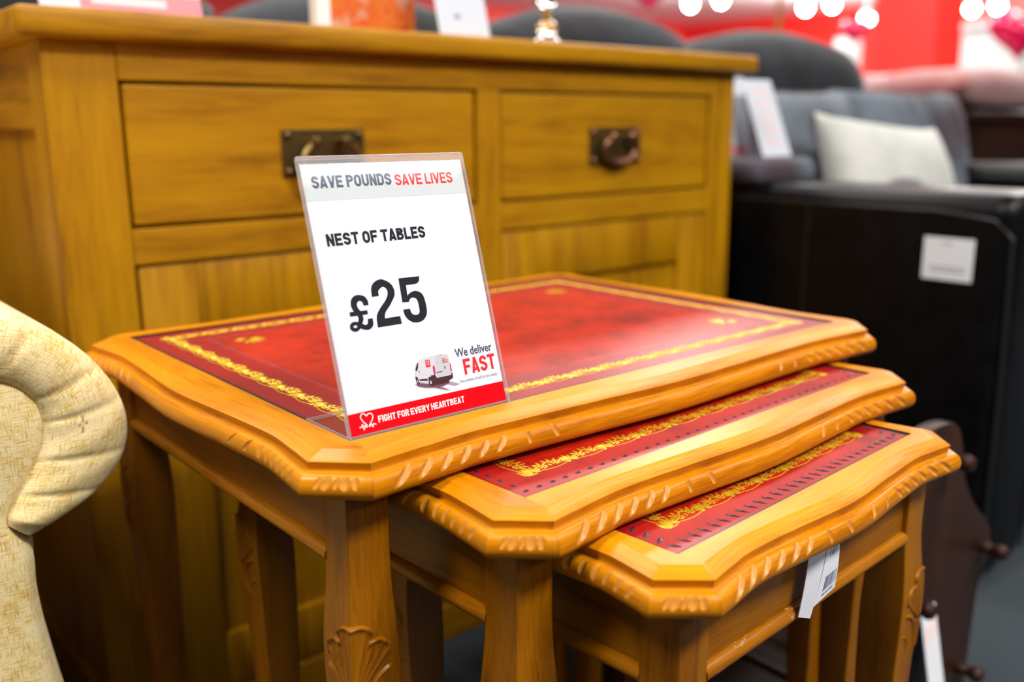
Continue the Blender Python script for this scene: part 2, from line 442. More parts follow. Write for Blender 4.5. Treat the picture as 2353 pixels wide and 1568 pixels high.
# ------------------------------------------------------------------ nest of tables
def crest_profile(t, k):
    pts = [(0, 26.5), (.07, 23.5), (.15, 21.0), (.30, 23.5), (.5, 27.5), (.70, 23.5), (.85, 21.0), (.93, 23.5), (1, 26.5)]
    for i in range(len(pts)-1):
        if pts[i][0] <= t <= pts[i+1][0]:
            p0 = pts[max(i-1, 0)]; p1 = pts[i]; p2 = pts[i+1]; p3 = pts[min(i+2, len(pts)-1)]
            s = (t-p1[0])/(p2[0]-p1[0])
            m1 = (p2[1]-p0[1])/(p2[0]-p0[0])*(p2[0]-p1[0]); m2 = (p3[1]-p1[1])/(p3[0]-p1[0])*(p2[0]-p1[0])
            h = (2*s**3-3*s*s+1)*p1[1]+(s**3-2*s*s+s)*m1+(-2*s**3+3*s*s)*p2[1]+(s**3-s*s)*m2
            return h*k/1000
    return 26.5*k/1000

# (distance from the corner in mm, slant, half length, half width, depth) of the gouged notches along each edge
NOTCH_EDGE = [(16, 1.0, 6.8, 3.6, 2.1), (30, .95, 6.2, 3.5, 2.0), (44, .9, 6.0, 3.4, 1.9), (57, .85, 5.6, 3.2, 1.8), (70, .8, 5.4, 3.1, 1.8), (82, .75, 5.2, 2.9, 1.7),
              (101, -.10, 5.2, 1.8, 1.9), (120, -.30, 5.0, 2.2, 1.5)]
NOTCH_SIDE = [(10, .35, 5.0, 1.7, 1.1), (18, .3, 5.0, 1.7, 1.1), (26.5, .25, 5.0, 1.8, 1.1), (35, .2, 5.2, 2.1, 1.2), (43.5, .15, 5.0, 2.0, 1.1), (53, .1, 5.0, 2.6, 1.3), (67, .65, 5.4, 1.8, 1.8), (84, .8, 5.0, 1.3, 1.1)]
NOTCH_CH = [(6.5, .45, 4.2, 1.6, 1.2), (11, .3, 4.6, 2.5, 1.4), (16.5, .3, 4.0, 1.4, 1.2), (21, .1, 4.6, 2.7, 1.5), (26.5, 0, 4.2, 1.9, 1.3)]

PROFILE = [(-10.0, 0.0), (-8.8, -0.45), (-5.0, -1.6), (-1.4, -2.7), (0.0, -3.4), (-1.1, -7.4), (-1.0, -8.3), (1.0, -8.4)]
BULL = [(2.2, -8.5), (3.6, -8.9), (4.8, -9.7), (5.7, -10.8), (6.35, -12.2), (6.75, -13.8), (6.85, -15.5), (6.6, -17.2), (6.0, -18.7), (4.9, -20.2), (3.4, -21.3), (1.5, -22.1), (-1.0, -22.5)]
def bull_fine(sub=4):
    pts = [(1.0, -8.4)] + BULL
    sm = smooth_loop(pts, (0, len(pts)-1), sub, False)
    return sm[1:]
def resample_edge(length, notches, fine=0.38, coarse=4.5):
    s = 0.0; out = [0.0]
    L = length*1000
    while s < L-0.3:
        near = any(abs(s+0.3-n[0]) < n[3]+abs(n[1])*n[2]+1.2 for n in notches)
        step = fine if near else coarse
        if not near:
            ahead = [n[0]-(n[3]+abs(n[1])*n[2]+1.2)-s for n in notches if n[0]-(n[3]+abs(n[1])*n[2]+1.2) > s]
            if ahead: step = max(fine, min(step, min(ahead)+0.1))
        s = min(L, s+step); out.append(s)
    if L-out[-2] < 0.4: out.pop(-2)
    return [x/1000 for x in out]

def nest_table(label, W, L, h, corner, rot, k, fronts, marks, knee_fine, adepth, leg_in):
    ca, sa = cos(rot), sin(rot)
    cx, cy = W/2, L/2
    T = thing('nesting_table', label, 'table', (corner[0]+ca*cx-sa*cy, corner[1]+sa*cx+ca*cy, 0), rot, None)
    o5, oc = 0.0045*k, 0.0265*k
    mirror = lambda nl, Ln: nl + [(Ln*1000-n[0], -n[1], *n[2:]) for n in nl]
    edges = []   # start, end, outward normal, wavy?, notches
    FLb, FRa = (-o5, -oc), (W+o5, -oc)
    FRb, BRa = (W+oc, -o5), (W+oc, L+o5)
    BRb, BLa = (W+o5, L+oc), (-o5, L+oc)
    BLb, FLa = (-oc, L+o5), (-oc, -o5)
    def flip(nl): return [(n[0], -n[1], *n[2:]) for n in nl]
    for a, b, nrm, wavy in ((FLb, FRa, (0, -1), 1), (FRa, FRb, None, 0), (FRb, BRa, (1, 0), 1), (BRa, BRb, None, 0), (BRb, BLa, (0, 1), 1), (BLa, BLb, None, 0), (BLb, FLa, (-1, 0), 1), (FLa, FLb, None, 0)):
        ln = sqrt((b[0]-a[0])**2+(b[1]-a[1])**2)
        if wavy:
            base = NOTCH_EDGE if nrm[1] else NOTCH_SIDE
            if nrm == (-1, 0):   # the side seen from its far end: notches start at the front corner
                nl = [(ln*1000-n[0], n[1], *n[2:]) for n in base] + [(n[0], -n[1], *n[2:]) for n in base]
            else:
                nl = mirror(base, ln)
            nl = sorted(nl)
        else: nl = [(n[0]*ln/0.0335, *n[1:]) for n in NOTCH_CH]
        edges.append((a, b, nrm, wavy, nl, ln))
    ring = []   # (pos, normal, miterscale, s_total, s_local, edge index)
    tot = 0.0
    for ei, (a, b, nrm, wavy, nl, ln) in enumerate(edges):
        dx, dy = (b[0]-a[0])/ln, (b[1]-a[1])/ln
        nn = (dy, -dx)
        for s in resample_edge(ln, nl)[:-1]:
            t = s/ln
            if wavy:
                def P(tt):
                    tt = min(1, max(0, tt)); d = crest_profile(tt, k)-oc
                    return (a[0]+dx*ln*tt+nn[0]*d, a[1]+dy*ln*tt+nn[1]*d)
                p, q0, q1 = P(t), P(t-.004), P(t+.004)
                tx, ty = q1[0]-q0[0], q1[1]-q0[1]; l = sqrt(tx*tx+ty*ty); n2 = (ty/l, -tx/l)
                wb = min(1, max(0, (min(s, ln-s)*1000-4)/8)); n2 = Vector((nn[0]+(n2[0]-nn[0])*wb, nn[1]+(n2[1]-nn[1])*wb)).normalized(); n2 = (n2.x, n2.y)
            else:
                p = (a[0]+dx*s, a[1]+dy*s); n2 = nn
            ring.append([p, n2, 1.0, tot+s, s*1000, ei])
        tot += ln
    # hard corners: mitre normals
    R = len(ring)
    for i in range(R):
        if ring[i][4] == 0.0:
            e1 = edges[ring[i][5]]; e0 = edges[ring[i][5]-1]
            n0 = ((e0[1][1]-e0[0][1])/e0[5], -(e0[1][0]-e0[0][0])/e0[5]); n1 = ((e1[1][1]-e1[0][1])/e1[5], -(e1[1][0]-e1[0][0])/e1[5])
            m = Vector((n0[0]+n1[0], n0[1]+n1[1])).normalized()
            ring[i][1] = (m.x, m.y); ring[i][2] = 1/max(.5, m.x*n1[0]+m.y*n1[1])
    rows = []
    bull = bull_fine()
    arc = [0.0]; pv = (1.0, -8.4)
    for p in bull:
        arc.append(arc[-1]+sqrt((p[0]-pv[0])**2+(p[1]-pv[1])**2)); pv = p
    verts, uvs, carve, wall_shade = [], [], [], []
    def put(i, off, z, car=0.0, v=0.0):
        p, n2, ms, st, sl, ei = ring[i]
        if off < 0 and sl > 0.0:      # keep the inward offset from folding over at the clipped corners
            lim = -off*0.4142; ln_ = edges[ei][5]*1000
            s2 = min(max(sl, lim), ln_-lim)
            p = (p[0]-n2[1]*(s2-sl)/1000, p[1]+n2[0]*(s2-sl)/1000)
        verts.append((p[0]+n2[0]*ms*off/1000-cx, p[1]+n2[1]*ms*off/1000-cy, h+z/1000)); uvs.append((st, v)); carve.append(car)
    # inner rows
    for zz in (-2.0, -0.2, 0.0):
        for i in range(R):
            p = ring[i][0]
            q = (min(W, max(0, p[0])), min(L, max(0, p[1])))
            verts.append((q[0]-cx, q[1]-cy, h+zz/1000)); uvs.append((ring[i][3], -0.025+zz/1000)); carve.append(0); wall_shade.append(1.0 if zz < 0 else 0.0)  # lower wall rows take the painted shade
    nrow = 3
    v = 0
    for (off, z) in PROFILE:
        sc = k if off < -3 else 1
        for i in range(R): put(i, off*sc, z, max(0.0, 0.55+0.5*sin(ring[i][3]*37)+0.4*sin(ring[i][3]*101+1))*0.6 if (off, z) in PROFILE[-1:] else 0.0, off/1000)
        nrow += 1
    for j, (off, z) in enumerate(bull):
        a0 = bull[j-1] if j else (1.0, -8.4); a1 = bull[min(j+1, len(bull)-1)]
        tx, tz = a1[0]-a0[0], a1[1]-a0[1]; l = sqrt(tx*tx+tz*tz); nx, nz = -tz/l, tx/l
        tt = arc[j+1]
        for i in range(R):
            dep = 0.0; msk = 0.0; sl_ = ring[i][4]
            for n in edges[ring[i][5]][4]:
                if abs(ring[i][4]-n[0]) > 9: continue
                ds = ring[i][4]-n[0]+n[1]*(tt-6.5)
                e = (ds/n[3])**2+((tt-6.5)/(n[2]*.88))**2
                if e < 1:
                    dd = n[4]*(1-e)
                    if dd > dep: dep = dd; msk = min(1, (1-e)*5)*0.5
            put(i, off-nx*dep, z-nz*dep, msk, tt/1000)
        nrow += 1
    for i in range(R): put(i, -20*k, -22.5, 0, 0.03)
    nrow += 1
    faces = []
    for j in range(nrow-1):
        for i in range(R):
            a, b = j*R+i, j*R+(i+1) % R
            c, d = (j+1)*R+(i+1) % R, (j+1)*R+i
            q = []
            for x in (a, d, c, b):
                if not q or verts[x] != verts[q[-1]]: q.append(x)
            if len(q) > 2 and verts[q[0]] == verts[q[-1]]: q.pop()
            if len(q) > 2: faces.append(q)
    faces.append([(nrow-1)*R+i for i in range(R)])
    top = mesh_obj('tabletop_frame', verts, faces, MAT['table_uv'], T, True, 17, uvs, {'carve': carve, 'wall_shade': wall_shade+[0.0]*(len(verts)-len(wall_shade))})
    # leather panel
    NX, NY = 90, 70
    lv, lf, le, lr = [], [], [], []
    for j in range(NY+1):
        for i in range(NX+1):
            fx = i/NX; fy = j/NY
            fx = 0.5-0.5*cos(pi*fx); fy = 0.5-0.5*cos(pi*fy)
            x, y = W*fx, L*fy
            d = min(x, W-x, y, L-y)*1000
            lv.append((x-cx, y-cy, h-0.0012))
            le.append(max(0.0, min(1.0, (46-d)/10)) if marks == 'line' else max(0.0, min(1.0, (40-d)/30))*0.6)
            lr.append(max(0.0, min(1.0, (5.0-d)/1.6)) if marks == 'line' else max(0.0, min(1.0, (3.4-d)/1.2)))  # narrow band of painted shade next to the frame
    for j in range(NY):
        for i in range(NX):
            a = j*(NX+1)+i; lf.append((a, a+1, a+NX+2, a+NX+1))
    part(mesh_obj('leather_panel', lv, lf, MAT['red_leather'], top, True, None, None, {'edge': le, 'rim_shade': lr}), 'red tooled leather panel with shade painted along its edge')
    # tooling
    zt = h-0.0012
    class EL:
        def __init__(s): s.v, s.f = [], []
        def ell(s, c, a, b, ang, hgt=0.25, n=8):
            i0 = len(s.v); ca2, sa2 = cos(ang), sin(ang)
            for q in range(n):
                x, y = a*cos(2*pi*q/n), b*sin(2*pi*q/n)
                s.v.append(((c[0]+ca2*x-sa2*y)/1000-cx, (c[1]+sa2*x+ca2*y)/1000-cy, zt+0.00004))
            s.v.append((c[0]/1000-cx, c[1]/1000-cy, zt+hgt/1000))
            for q in range(n): s.f.append((i0+q, i0+(q+1) % n, i0+n))
    G = EL()
    def motif(org, ax, ay, sc=1.0, sx=1.0):
        """one repeat: palmette, scrolling stem, two rosettes and leaf sprays (mm)"""
        base = atan2(ax[1], ax[0])
        det = ax[0]*ay[1]-ax[1]*ay[0]
        def e(a, b, ra, rb, ang=0.0, hg=0.3):
            G.ell((org[0]+ax[0]*a*sx+ay[0]*b*sc, org[1]+ax[1]*a*sx+ay[1]*b*sc), ra*sc*1.12, rb*sc*1.35, base+(ang if det > 0 else -ang), hg)
        for q in range(-3, 4):                                    # palmette
            th = pi/2-q*0.42; ln = 7.4-0.45*abs(q)
            e(cos(th)*ln*0.62, 2.0+sin(th)*ln*0.56, ln*0.42, 0.66, th, 0.5)
        for q in (-1, 1): e(q*2.2, 1.5, 1.6, 0.55, -q*0.5, 0.35)
        for q in range(15):                                       # stem
            a = 2.5+q*1.65; b = 1.9-1.9*sin(q/14*pi)
            e(a, b, 1.0, 0.30, -0.26*cos(q/14*pi), 0.3)
        for (a0, b0) in ((9.3, 4.6), (18.6, 5.0)):                # rosettes
            for q in range(7): e(a0+2.1*cos(q*0.8976), b0+1.8*sin(q*0.8976), 0.80, 0.55, q*0.8976, 0.45)
            e(a0, b0, 0.75, 0.65, 0, 0.45)
        for (a0, b0, th, ln) in ((6.8, 7.6, 2.2, 1.6), (9.6, 8.6, 1.3, 1.7), (12.6, 7.2, .6, 1.9), (14.0, 9.6, 1.6, 1.3), (15.6, 7.4, 2.4, 1.8), (17.4, 9.2, 1.5, 1.6), (20.6, 8.2, .8, 1.7), (22.6, 6.0, .3, 1.6), (13.9, 4.2, 1.5, 1.5), (5.2, 5.2, .9, 1.2), (24.4, 3.8, 2.6, 1.3)):
            e(a0, b0, ln, 0.58, th, 0.32)
    inset = {'line': 17.0, 'dot': 22.0, 'dash': 22.5}[marks]
    per = {'line': 26.0, 'dot': 29.5, 'dash': 27.5}[marks]
    Wm, Lm = W*1000, L*1000
    sides = [((inset, inset), (1, 0), (0, 1), Wm-2*inset), ((Wm-inset, inset), (0, 1), (-1, 0), Lm-2*inset), ((Wm-inset, Lm-inset), (-1, 0), (0, -1), Wm-2*inset), ((inset, Lm-inset), (0, -1), (1, 0), Lm-2*inset)]
    for (o0, ax, ay, ln) in sides:
        cnt = max(1, round((ln-12)/per)); pp = (ln-12)/cnt
        for q in range(cnt):
            a = 7+q*pp
            motif((o0[0]+ax[0]*a, o0[1]+ax[1]*a), ax, ay, 1.18, pp/27.5)
        for q in range(-2, 3):                                    # corner leaf
            th = pi/4+q*0.38
            G.ell((o0[0]+(ax[0]*cos(th)+ay[0]*sin(th))*4.6, o0[1]+(ax[1]*cos(th)+ay[1]*sin(th))*4.6), 4.0, 0.85, atan2(ax[1]*cos(th)+ay[1]*sin(th), ax[0]*cos(th)+ay[0]*sin(th)), 0.4)
    if marks == 'line':                                           # corner fleurons inside the border
        for (px, py, sx_, sy_) in ((63, 63, 1, 1), (Wm-60, 63, -1, 1), (Wm-63, Lm-63, -1, -1), (66, Lm-65, 1, -1)):
            for q in range(-3, 4):
                th = pi/4+q*0.42
                G.ell((px+sx_*cos(th)*7.5, py+sy_*sin(th)*7.5), 7.0-abs(q)*.6, 1.5, atan2(sy_*sin(th), sx_*cos(th)), 0.4)
            for q in (-1, 0, 1):
                G.ell((px-sx_*(4+q*2.5), py-sy_*(4-q*2.5)), 4.0, 1.4, atan2(-sy_, -sx_), 0.4)
    part(tag(mesh_obj('gold_tooling', G.v, G.f, MAT['gold'], top, False), kind='stuff'), 'gold leaf border of palmettes, rosettes and scrolling stems')
    B = EL()
    dash = {'dot': (8.0, 9.4), 'dash': (8.5, 8.6), 'line': (44.0, 7.0)}[marks]
    ins = dash[0]
    for (o0, ax, ay, ln) in [((ins, ins), (1, 0), (0, 1), Wm-2*ins), ((Wm-ins, ins), (0, 1), (-1, 0), Lm-2*ins), ((Wm-ins, Lm-ins), (-1, 0), (0, -1), Wm-2*ins), ((ins, Lm-ins), (0, -1), (1, 0), Lm-2*ins)]:
        cnt = round(ln/dash[1])
        for q in range(cnt):
            a = q*ln/cnt; c = (o0[0]+ax[0]*a, o0[1]+ax[1]*a)
            if marks == 'dot': B.ell(c, 2.2, 1.35, atan2(ax[1], ax[0]), 0.9)
            elif marks == 'dash':
                ang = atan2(ay[1], ay[0])+0.45
                B.ell(c, 4.2, 1.25, ang, 0.8)
                B.ell((c[0]+ay[0]*3.2-ax[0]*0.8, c[1]+ay[1]*3.2-ax[1]*0.8), 1.1, 0.9, ang, 0.6)
            else:
                B.ell(c, 3.0, 0.7, atan2(ax[1], ax[0])+0.25, 0.12)
                B.ell((c[0]+ax[0]*3.5, c[1]+ax[1]*3.5), 2.2, 0.5, atan2(ax[1], ax[0])-0.3, 0.12)
    part(tag(mesh_obj('tooled_marks', B.v, B.f, MAT['tool_grey' if marks == 'line' else 'tool_dark'], top, False), kind='stuff'), {'dot': 'row of dark pressed dots along the leather edge', 'dash': 'row of dark pressed dashes along the leather edge', 'line': 'faint dark zigzag line inside the gold border'}[marks])
    # legs
    zt = h-0.0225
    rox, roy = leg_in
    dz = [0, .012, .026, .040, .050, .060, .070, .080, .092, .105, .120, .140, .165, .20, .25, .30, .35, .40, .46]
    ww = [25, 25, 24.8, 24.8, 25.2, 26.0, 27.4, 28.8, 29.8, 30.0, 29.4, 28.4, 27.2, 25.4, 23.0, 21.0, 19.5, 19.0, 20.0]
    oo = [0, 0, -.3, -.5, -.2, .8, 2.2, 3.3, 3.9, 3.7, 3.0, 1.8, .6, -1.0, -2.6, -3.6, -4.0, -3.8, -2.6]
    def at(lst, d):
        for i in range(len(dz)-1):
            if dz[i] <= d <= dz[i+1]:
                s = (d-dz[i])/(dz[i+1]-dz[i]); return lst[i]+(lst[i+1]-lst[i])*s
        return lst[-1]
    legz = [d for d in dz if d < zt-0.01]+[zt]
    for (px, py, sx_, sy_) in ((-rox, -roy, -1, -1), (W+rox, -roy, 1, -1), (W+rox, L+roy, 1, 1), (-rox, L+roy, -1, 1)):
        lv, lf = [], []
        m = 0
        for d in legz:
            w, o = at(ww, d), at(oo, d)
            r = 1.2
            ringp = []
            for (qx, qy, a0) in ((0, 0, 0), (-w, 0, 90), (-w, -w, 180), (0, -w, 270)):
                for da in (0, 30, 60, 90):
                    an = radians(a0+da)
                    ccx = qx-r if qx == 0 else qx+r; ccy = qy-r if qy == 0 else qy+r
                    ringp.append((ccx+r*cos(an), ccy+r*sin(an)))
            m = len(ringp)
            for (x, y) in ringp:
                lv.append((px+sx_*(x+o*0.7)/1000-cx, py+sy_*(y+o*0.7)/1000-cy, zt-d))
        for j in range(len(legz)-1):
            for i in range(m):
                q = (j*m+i, j*m+(i+1) % m, (j+1)*m+(i+1) % m, (j+1)*m+i)
                lf.append(q if sx_*sy_ < 0 else tuple(reversed(q)))
        lf.append(tuple(range(m))); lf.append(tuple(range((len(legz)-1)*m, len(legz)*m)))
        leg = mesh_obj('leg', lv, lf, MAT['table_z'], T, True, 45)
        # carved shell on the knee, wrapping the outer corner
        fine = 0.5 if (knee_fine and sx_ < 0 and sy_ < 0) else 1.0
        us = [q*fine for q in range(int(-25/fine), int(25/fine)+1)]
        vs_ = [q*fine for q in range(0, int(66/fine)+1)]
        def hgt(u, v):
            """scallop shell (fan of three fluted lobes) over two sweeping scrolls, mm above the leg face"""
            ay_ = 44-v; a = abs(u)
            rr = sqrt(u*u+ay_*ay_); th = atan2(a, ay_)
            hh = -0.8
            if th < 0.34: R_, c0, hw_ = 42.0, 0.0, 0.34
            elif th < 0.86: R_, c0, hw_ = 36.0, 0.60, 0.26
            else: R_, c0, hw_ = 0.0, 0.0, 1.0
            if R_ > 0:
                p = (th-c0)/hw_
                Re = R_-3.2*abs(p)**3
                if rr < Re and rr > 6:
                    edge = min(1, (Re-rr)/1.2)
                    grow = min(1, (rr-6)/16)
                    flute = abs(sin(p*pi*1.5))*min(1, (Re-rr)/5)
                    hh = -0.8+edge*(1.9+0.9*exp(-((Re-rr-1.8)/1.4)**2)-1.15*grow*flute+0.5*abs(p)**5)
            for (cu, cv, rad, wid, amp) in ((27.0, 52.0, 20.0, 1.7, 2.3), (26.0, 58.0, 10.5, 1.4, 2.0)):
                d_ = sqrt((a-cu)**2+(v-cv)**2)
                if a < cu and v < cv+16: hh = max(hh, amp*exp(-((d_-rad)/wid)**2)-0.8)
            if v > 42: hh = max(hh, 1.9*exp(-(a/3.5)**2)-0.8)
            return min(hh, (66-v)*.4-.8)
        kv, kf = [], []
        for vv in vs_:
            d = 0.0705+vv/1000
            w, o = at(ww, d), at(oo, d)
            for u in us:
                hh = hgt(u, vv)
                if abs(u) > 22.5: hh = min(hh, hh*(25-abs(u))/2.5-0.2)
                bl = max(-1, min(1, u/3.0)); nx, ny = (1, 0) if bl >= 1 else (0, 1) if bl <= -1 else (cos((1-bl)*pi/4), sin((1-bl)*pi/4))
                x = 0 if u > 0 else u; y = -u if u > 0 else 0
                kv.append((px+sx_*((x+o*.7+nx*hh))/1000-cx, py+sy_*((y+o*.7+ny*hh))/1000-cy, zt-d))
        nu = len(us)
        for j in range(len(vs_)-1):
            for i in range(nu-1):
                q = (j*nu+i, j*nu+i+1, (j+1)*nu+i+1, (j+1)*nu+i)
                kf.append(q if sx_*sy_ > 0 else tuple(reversed(q)))
        part(mesh_obj('knee_carving', kv, kf, MAT['table_z'], leg, True, None), 'carved scallop shell and scrolls on the knee')
    # aprons
    ad, at_ = adepth, 0.014
    lo, hi = zt-ad, zt+0.0
    ap = []
    ap.append((-rox+.004, -rox+.004+at_, -roy+.024, L+roy-.024, 'y'))
    ap.append((W+rox-.004-at_, W+rox-.004, -roy+.024, L+roy-.024, 'y'))
    ap.append((-rox+.024, W+rox-.024, L+roy-.004-at_, L+roy-.004, 'x'))
    if fronts: ap.append((-rox+.024, W+rox-.024, -roy+.004, -roy+.004+at_, 'x'))
    for (x0, x1, y0, y1, ax) in ap:
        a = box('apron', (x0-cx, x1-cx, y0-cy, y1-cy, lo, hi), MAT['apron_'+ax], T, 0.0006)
        bm = bmesh.new()
        if ax == 'y':
            xo = x0 if x0 < W/2 else x1
            pts = [(xo-cx, y0-cy, lo+.0035), (xo-cx, y1-cy, lo+.0035)]
        else:
            yo = y0 if y0 < L/2 else y1
            pts = [(x0-cx, yo-cy, lo+.0035), (x1-cx, yo-cy, lo+.0035)]
        add_tube(bm, pts, 0.0048, 12)
        part(bm_obj('bead_moulding', bm, MAT['bead_'+ax], a), 'rounded bead moulding along the lower edge')
    return T

nest_table('largest table of the nest, gold-tooled red leather top bearing the price sign', 0.449, 0.325, 0.500, (-0.003, -0.005), 0.0, 1.0, False, 'line', True, 0.046, (0.0095, 0.0095))
nest_table('middle table of the nest, its red leather edged with dark dots', 0.349, 0.283, 0.4765, (0.0525, -0.0760), radians(2.0), 0.93, False, 'dot', False, 0.049, (0.0125, 0.0075))
nest_table('smallest front table of the nest, its red leather edged with dark dashes', 0.259, 0.219, 0.4540, (0.0970, -0.1365), radians(3.5), 0.90, True, 'dash', False, 0.049, (0.0090, 0.0095))

# ------------------------------------------------------------------ lettering
def arcp(cx, cy, rx, ry, a0, a1, n=10):
    return [(cx+rx*cos(radians(a0+(a1-a0)*i/n)), cy+ry*sin(radians(a0+(a1-a0)*i/n))) for i in range(n+1)]
def glyph(ch, w, t):
    l, r, b, p, m = t/2, w-t/2, t/2, 1-t/2, 0.5
    c = w/2; rx = c-t/2
    if ch == 'A': return [[(l*.8, 0), (c, 1.0)], [(w-l*.8, 0), (c, 1.0)], [(w*.22, .24), (w*.78, .24)]], w
    if ch == 'B': return [[(l, 0), (l, 1)], [(l, p), (c, p)] + arcp(c, .76, rx*.95, p-.76, 90, -90)[1:] + [(l, .76*2-p)], [(l, .5), (c, .5)] + arcp(c, (.5+b)/2, rx, (.5-b)/2, 90, -90)[1:] + [(l, b)]], w
    if ch == 'D': return [[(l, 0), (l, 1)], [(l, p), (c*.95, p)] + arcp(c*.95, p-.26, r-c*.95, .26, 90, 0)[1:] + arcp(c*.95, b+.26, r-c*.95, .26, 0, -90) + [(l, b)]], w
    if ch == 'E': return [[(l, 0), (l, 1)], [(l, p), (w*.95, p)], [(l, m), (w*.86, m)], [(l, b), (w*.95, b)]], w*.95
    if ch == 'F': return [[(l, 0), (l, 1)], [(l, p), (w*.95, p)], [(l, m), (w*.84, m)]], w*.93
    if ch == 'G': return [arcp(c, p-.25, rx, .25, 15, 180) + arcp(c, b+.25, rx, .25, 180, 360) + [(r, .46)], [(c, .46), (r+t/2, .46)]], w
    if ch == 'H': return [[(l, 0), (l, 1)], [(r, 0), (r, 1)], [(l, m), (r, m)]], w
    if ch == 'I': return [[(l, 0), (l, 1)]], t
    if ch == 'L': return [[(l, 0), (l, 1)], [(l, b), (w*.9, b)]], w*.88
    if ch == 'N': return [[(l, 0), (l, 1)], [(r, 0), (r, 1)], [(l, .96), (r, .04)]], w
    if ch == 'O': return [arcp(c, p-.25, rx, .25, 0, 180) + arcp(c, b+.25, rx, .25, 180, 360) + [(r, p-.25)]], w
    if ch == 'P': return [[(l, 0), (l, 1)], [(l, p), (c, p)] + arcp(c, .70, rx, p-.70, 90, -90)[1:] + [(l, 1.4-p)]], w
    if ch == 'R': return [[(l, 0), (l, 1)], [(l, p), (c, p)] + arcp(c, .72, rx, p-.72, 90, -90)[1:] + [(l, 1.44-p)], [(c, 1.44-p), (r+t*.06, 0)]], w
    if ch == 'S': return [arcp(c, p-.215, rx, .215, 5, 205, 12) + [(c, .52)] + arcp(c, b+.215, rx, .215, 25, -175, 12)], w
    if ch == 'T': return [[(0, p), (w, p)], [(c, 0), (c, 1)]], w
    if ch == 'U': return [[(l, 1), (l, b+.25)] + arcp(c, b+.25, rx, .25, 180, 360)[1:] + [(r, 1)]], w
    if ch == 'V': return [[(l*.75, 1), (c, 0)], [(w-l*.75, 1), (c, 0)]], w
    if ch == 'Y': return [[(l*.8, 1), (c, .42)], [(w-l*.8, 1), (c, .42)], [(c, 0), (c, .45)]], w
    return [], w*.5
class Print:
    """flat print collected in sign coordinates (mm), written as one mesh at height n; every stroke lies a hair above the last"""
    def __init__(s): s.v, s.f, s.lift, s.k = [], [], {}, 0
    def poly(s, pts, hole=None):
        loops = [[Vector((x, y, 0)) for x, y in pts]] + ([[Vector((x, y, 0)) for x, y in hole]] if hole else [])
        flat = [p for l in loops for p in l]; i0 = len(s.v)
        s.v += [(p.x, p.y) for p in flat]
        for t in tessellate_polygon(loops):
            a, b, c = (s.v[i0+k] for k in t)
            cr = (b[0]-a[0])*(c[1]-a[1])-(b[1]-a[1])*(c[0]-a[0])
            s.f.append(tuple(i0+k for k in (t if cr > 0 else reversed(t))))
    def stroke(s, pts, t, tf=lambda x, y: (x, y), square=False):
        pp = [Vector(p) for p in pts]; n = len(pp); L_, R_ = [], []
        for i in range(n):
            a = (pp[i]-pp[i-1]).normalized() if i else (pp[1]-pp[0]).normalized()
            b = (pp[i+1]-pp[i]).normalized() if i < n-1 else a
            if i == 0: a = b
            na, nb = Vector((-a.y, a.x)), Vector((-b.y, b.x))
            m = na+nb
            m = m.normalized() if m.length > 1e-6 else na
            k = t/2/max(.45, m.dot(na))
            L_.append(pp[i]+m*k); R_.append(pp[i]-m*k)
        i0 = len(s.v); s.k += 1
        for q in range(2*n): s.lift[i0+q] = (s.k % 40)*5e-7
        s.v += [tf(*p) for p in L_]+[tf(*p) for p in R_]
        for i in range(n-1): s.f.append((i0+n+i, i0+n+i+1, i0+i+1, i0+i))
    def text(s, txt, x0, y0, x1, y1, w=0.5, t=0.19, gap=0.085, space=0.26):
        """caps from strokes; the stroke weight stays even because letters are drawn at final width"""
        H = y1-y0
        def total(w_):
            x = 0
            for ch in txt:
                x += space if ch == ' ' else glyph(ch, w_, t)[1]+gap
            return x-gap
        lo, hi = .2, 1.2
        for _ in range(40):
            mid = (lo+hi)/2
            if total(mid)*H > (x1-x0): hi = mid
            else: lo = mid
        x = 0
        for ch in txt:
            if ch == ' ': x += space; continue
            st, adv = glyph(ch, lo, t)
            for line in st: s.stroke(line, t, lambda a, b, x=x: (x0+(x+a)*H, y0+b*H))
            x += adv+gap
    def obj(s, name, mat, parent, n, x0=0.0, label=None):
        o = mesh_obj(name, [((x-x0)/1000, y/1000, n+s.lift.get(i, 0)) for i, (x, y) in enumerate(s.v)], s.f, mat, parent, False)
        if label: part(o, label)
        return o
def font_print(txt, x0, y0, x1, y1, bold=0.0, cap='A'):
    """text in Blender's own built-in font, fitted to a box (x width, height of the tallest letter)"""
    cu = bpy.data.curves.new('lettering', 'FONT'); cu.body = txt; cu.size = 1.0; cu.offset = bold
    cu.resolution_u = 3
    ob = bpy.data.objects.new('lettering', cu); COL.objects.link(ob)
    dg = bpy.context.evaluated_depsgraph_get(); ev = ob.evaluated_get(dg); me = ev.to_mesh()
    vs = [tuple(v.co) for v in me.vertices]; fs = [tuple(p.vertices) for p in me.polygons]
    ev.to_mesh_clear(); bpy.data.objects.remove(ob); bpy.data.curves.remove(cu)
    xs = [v[0] for v in vs]; ys = [v[1] for v in vs]
    ax, bx, ty = min(xs), max(xs), max(ys)
    p = Print()
    p.v = [(x0+(v[0]-ax)/(bx-ax)*(x1-x0), y0+v[1]/ty*(y1-y0)) for v in vs]; p.f = fs
    return p

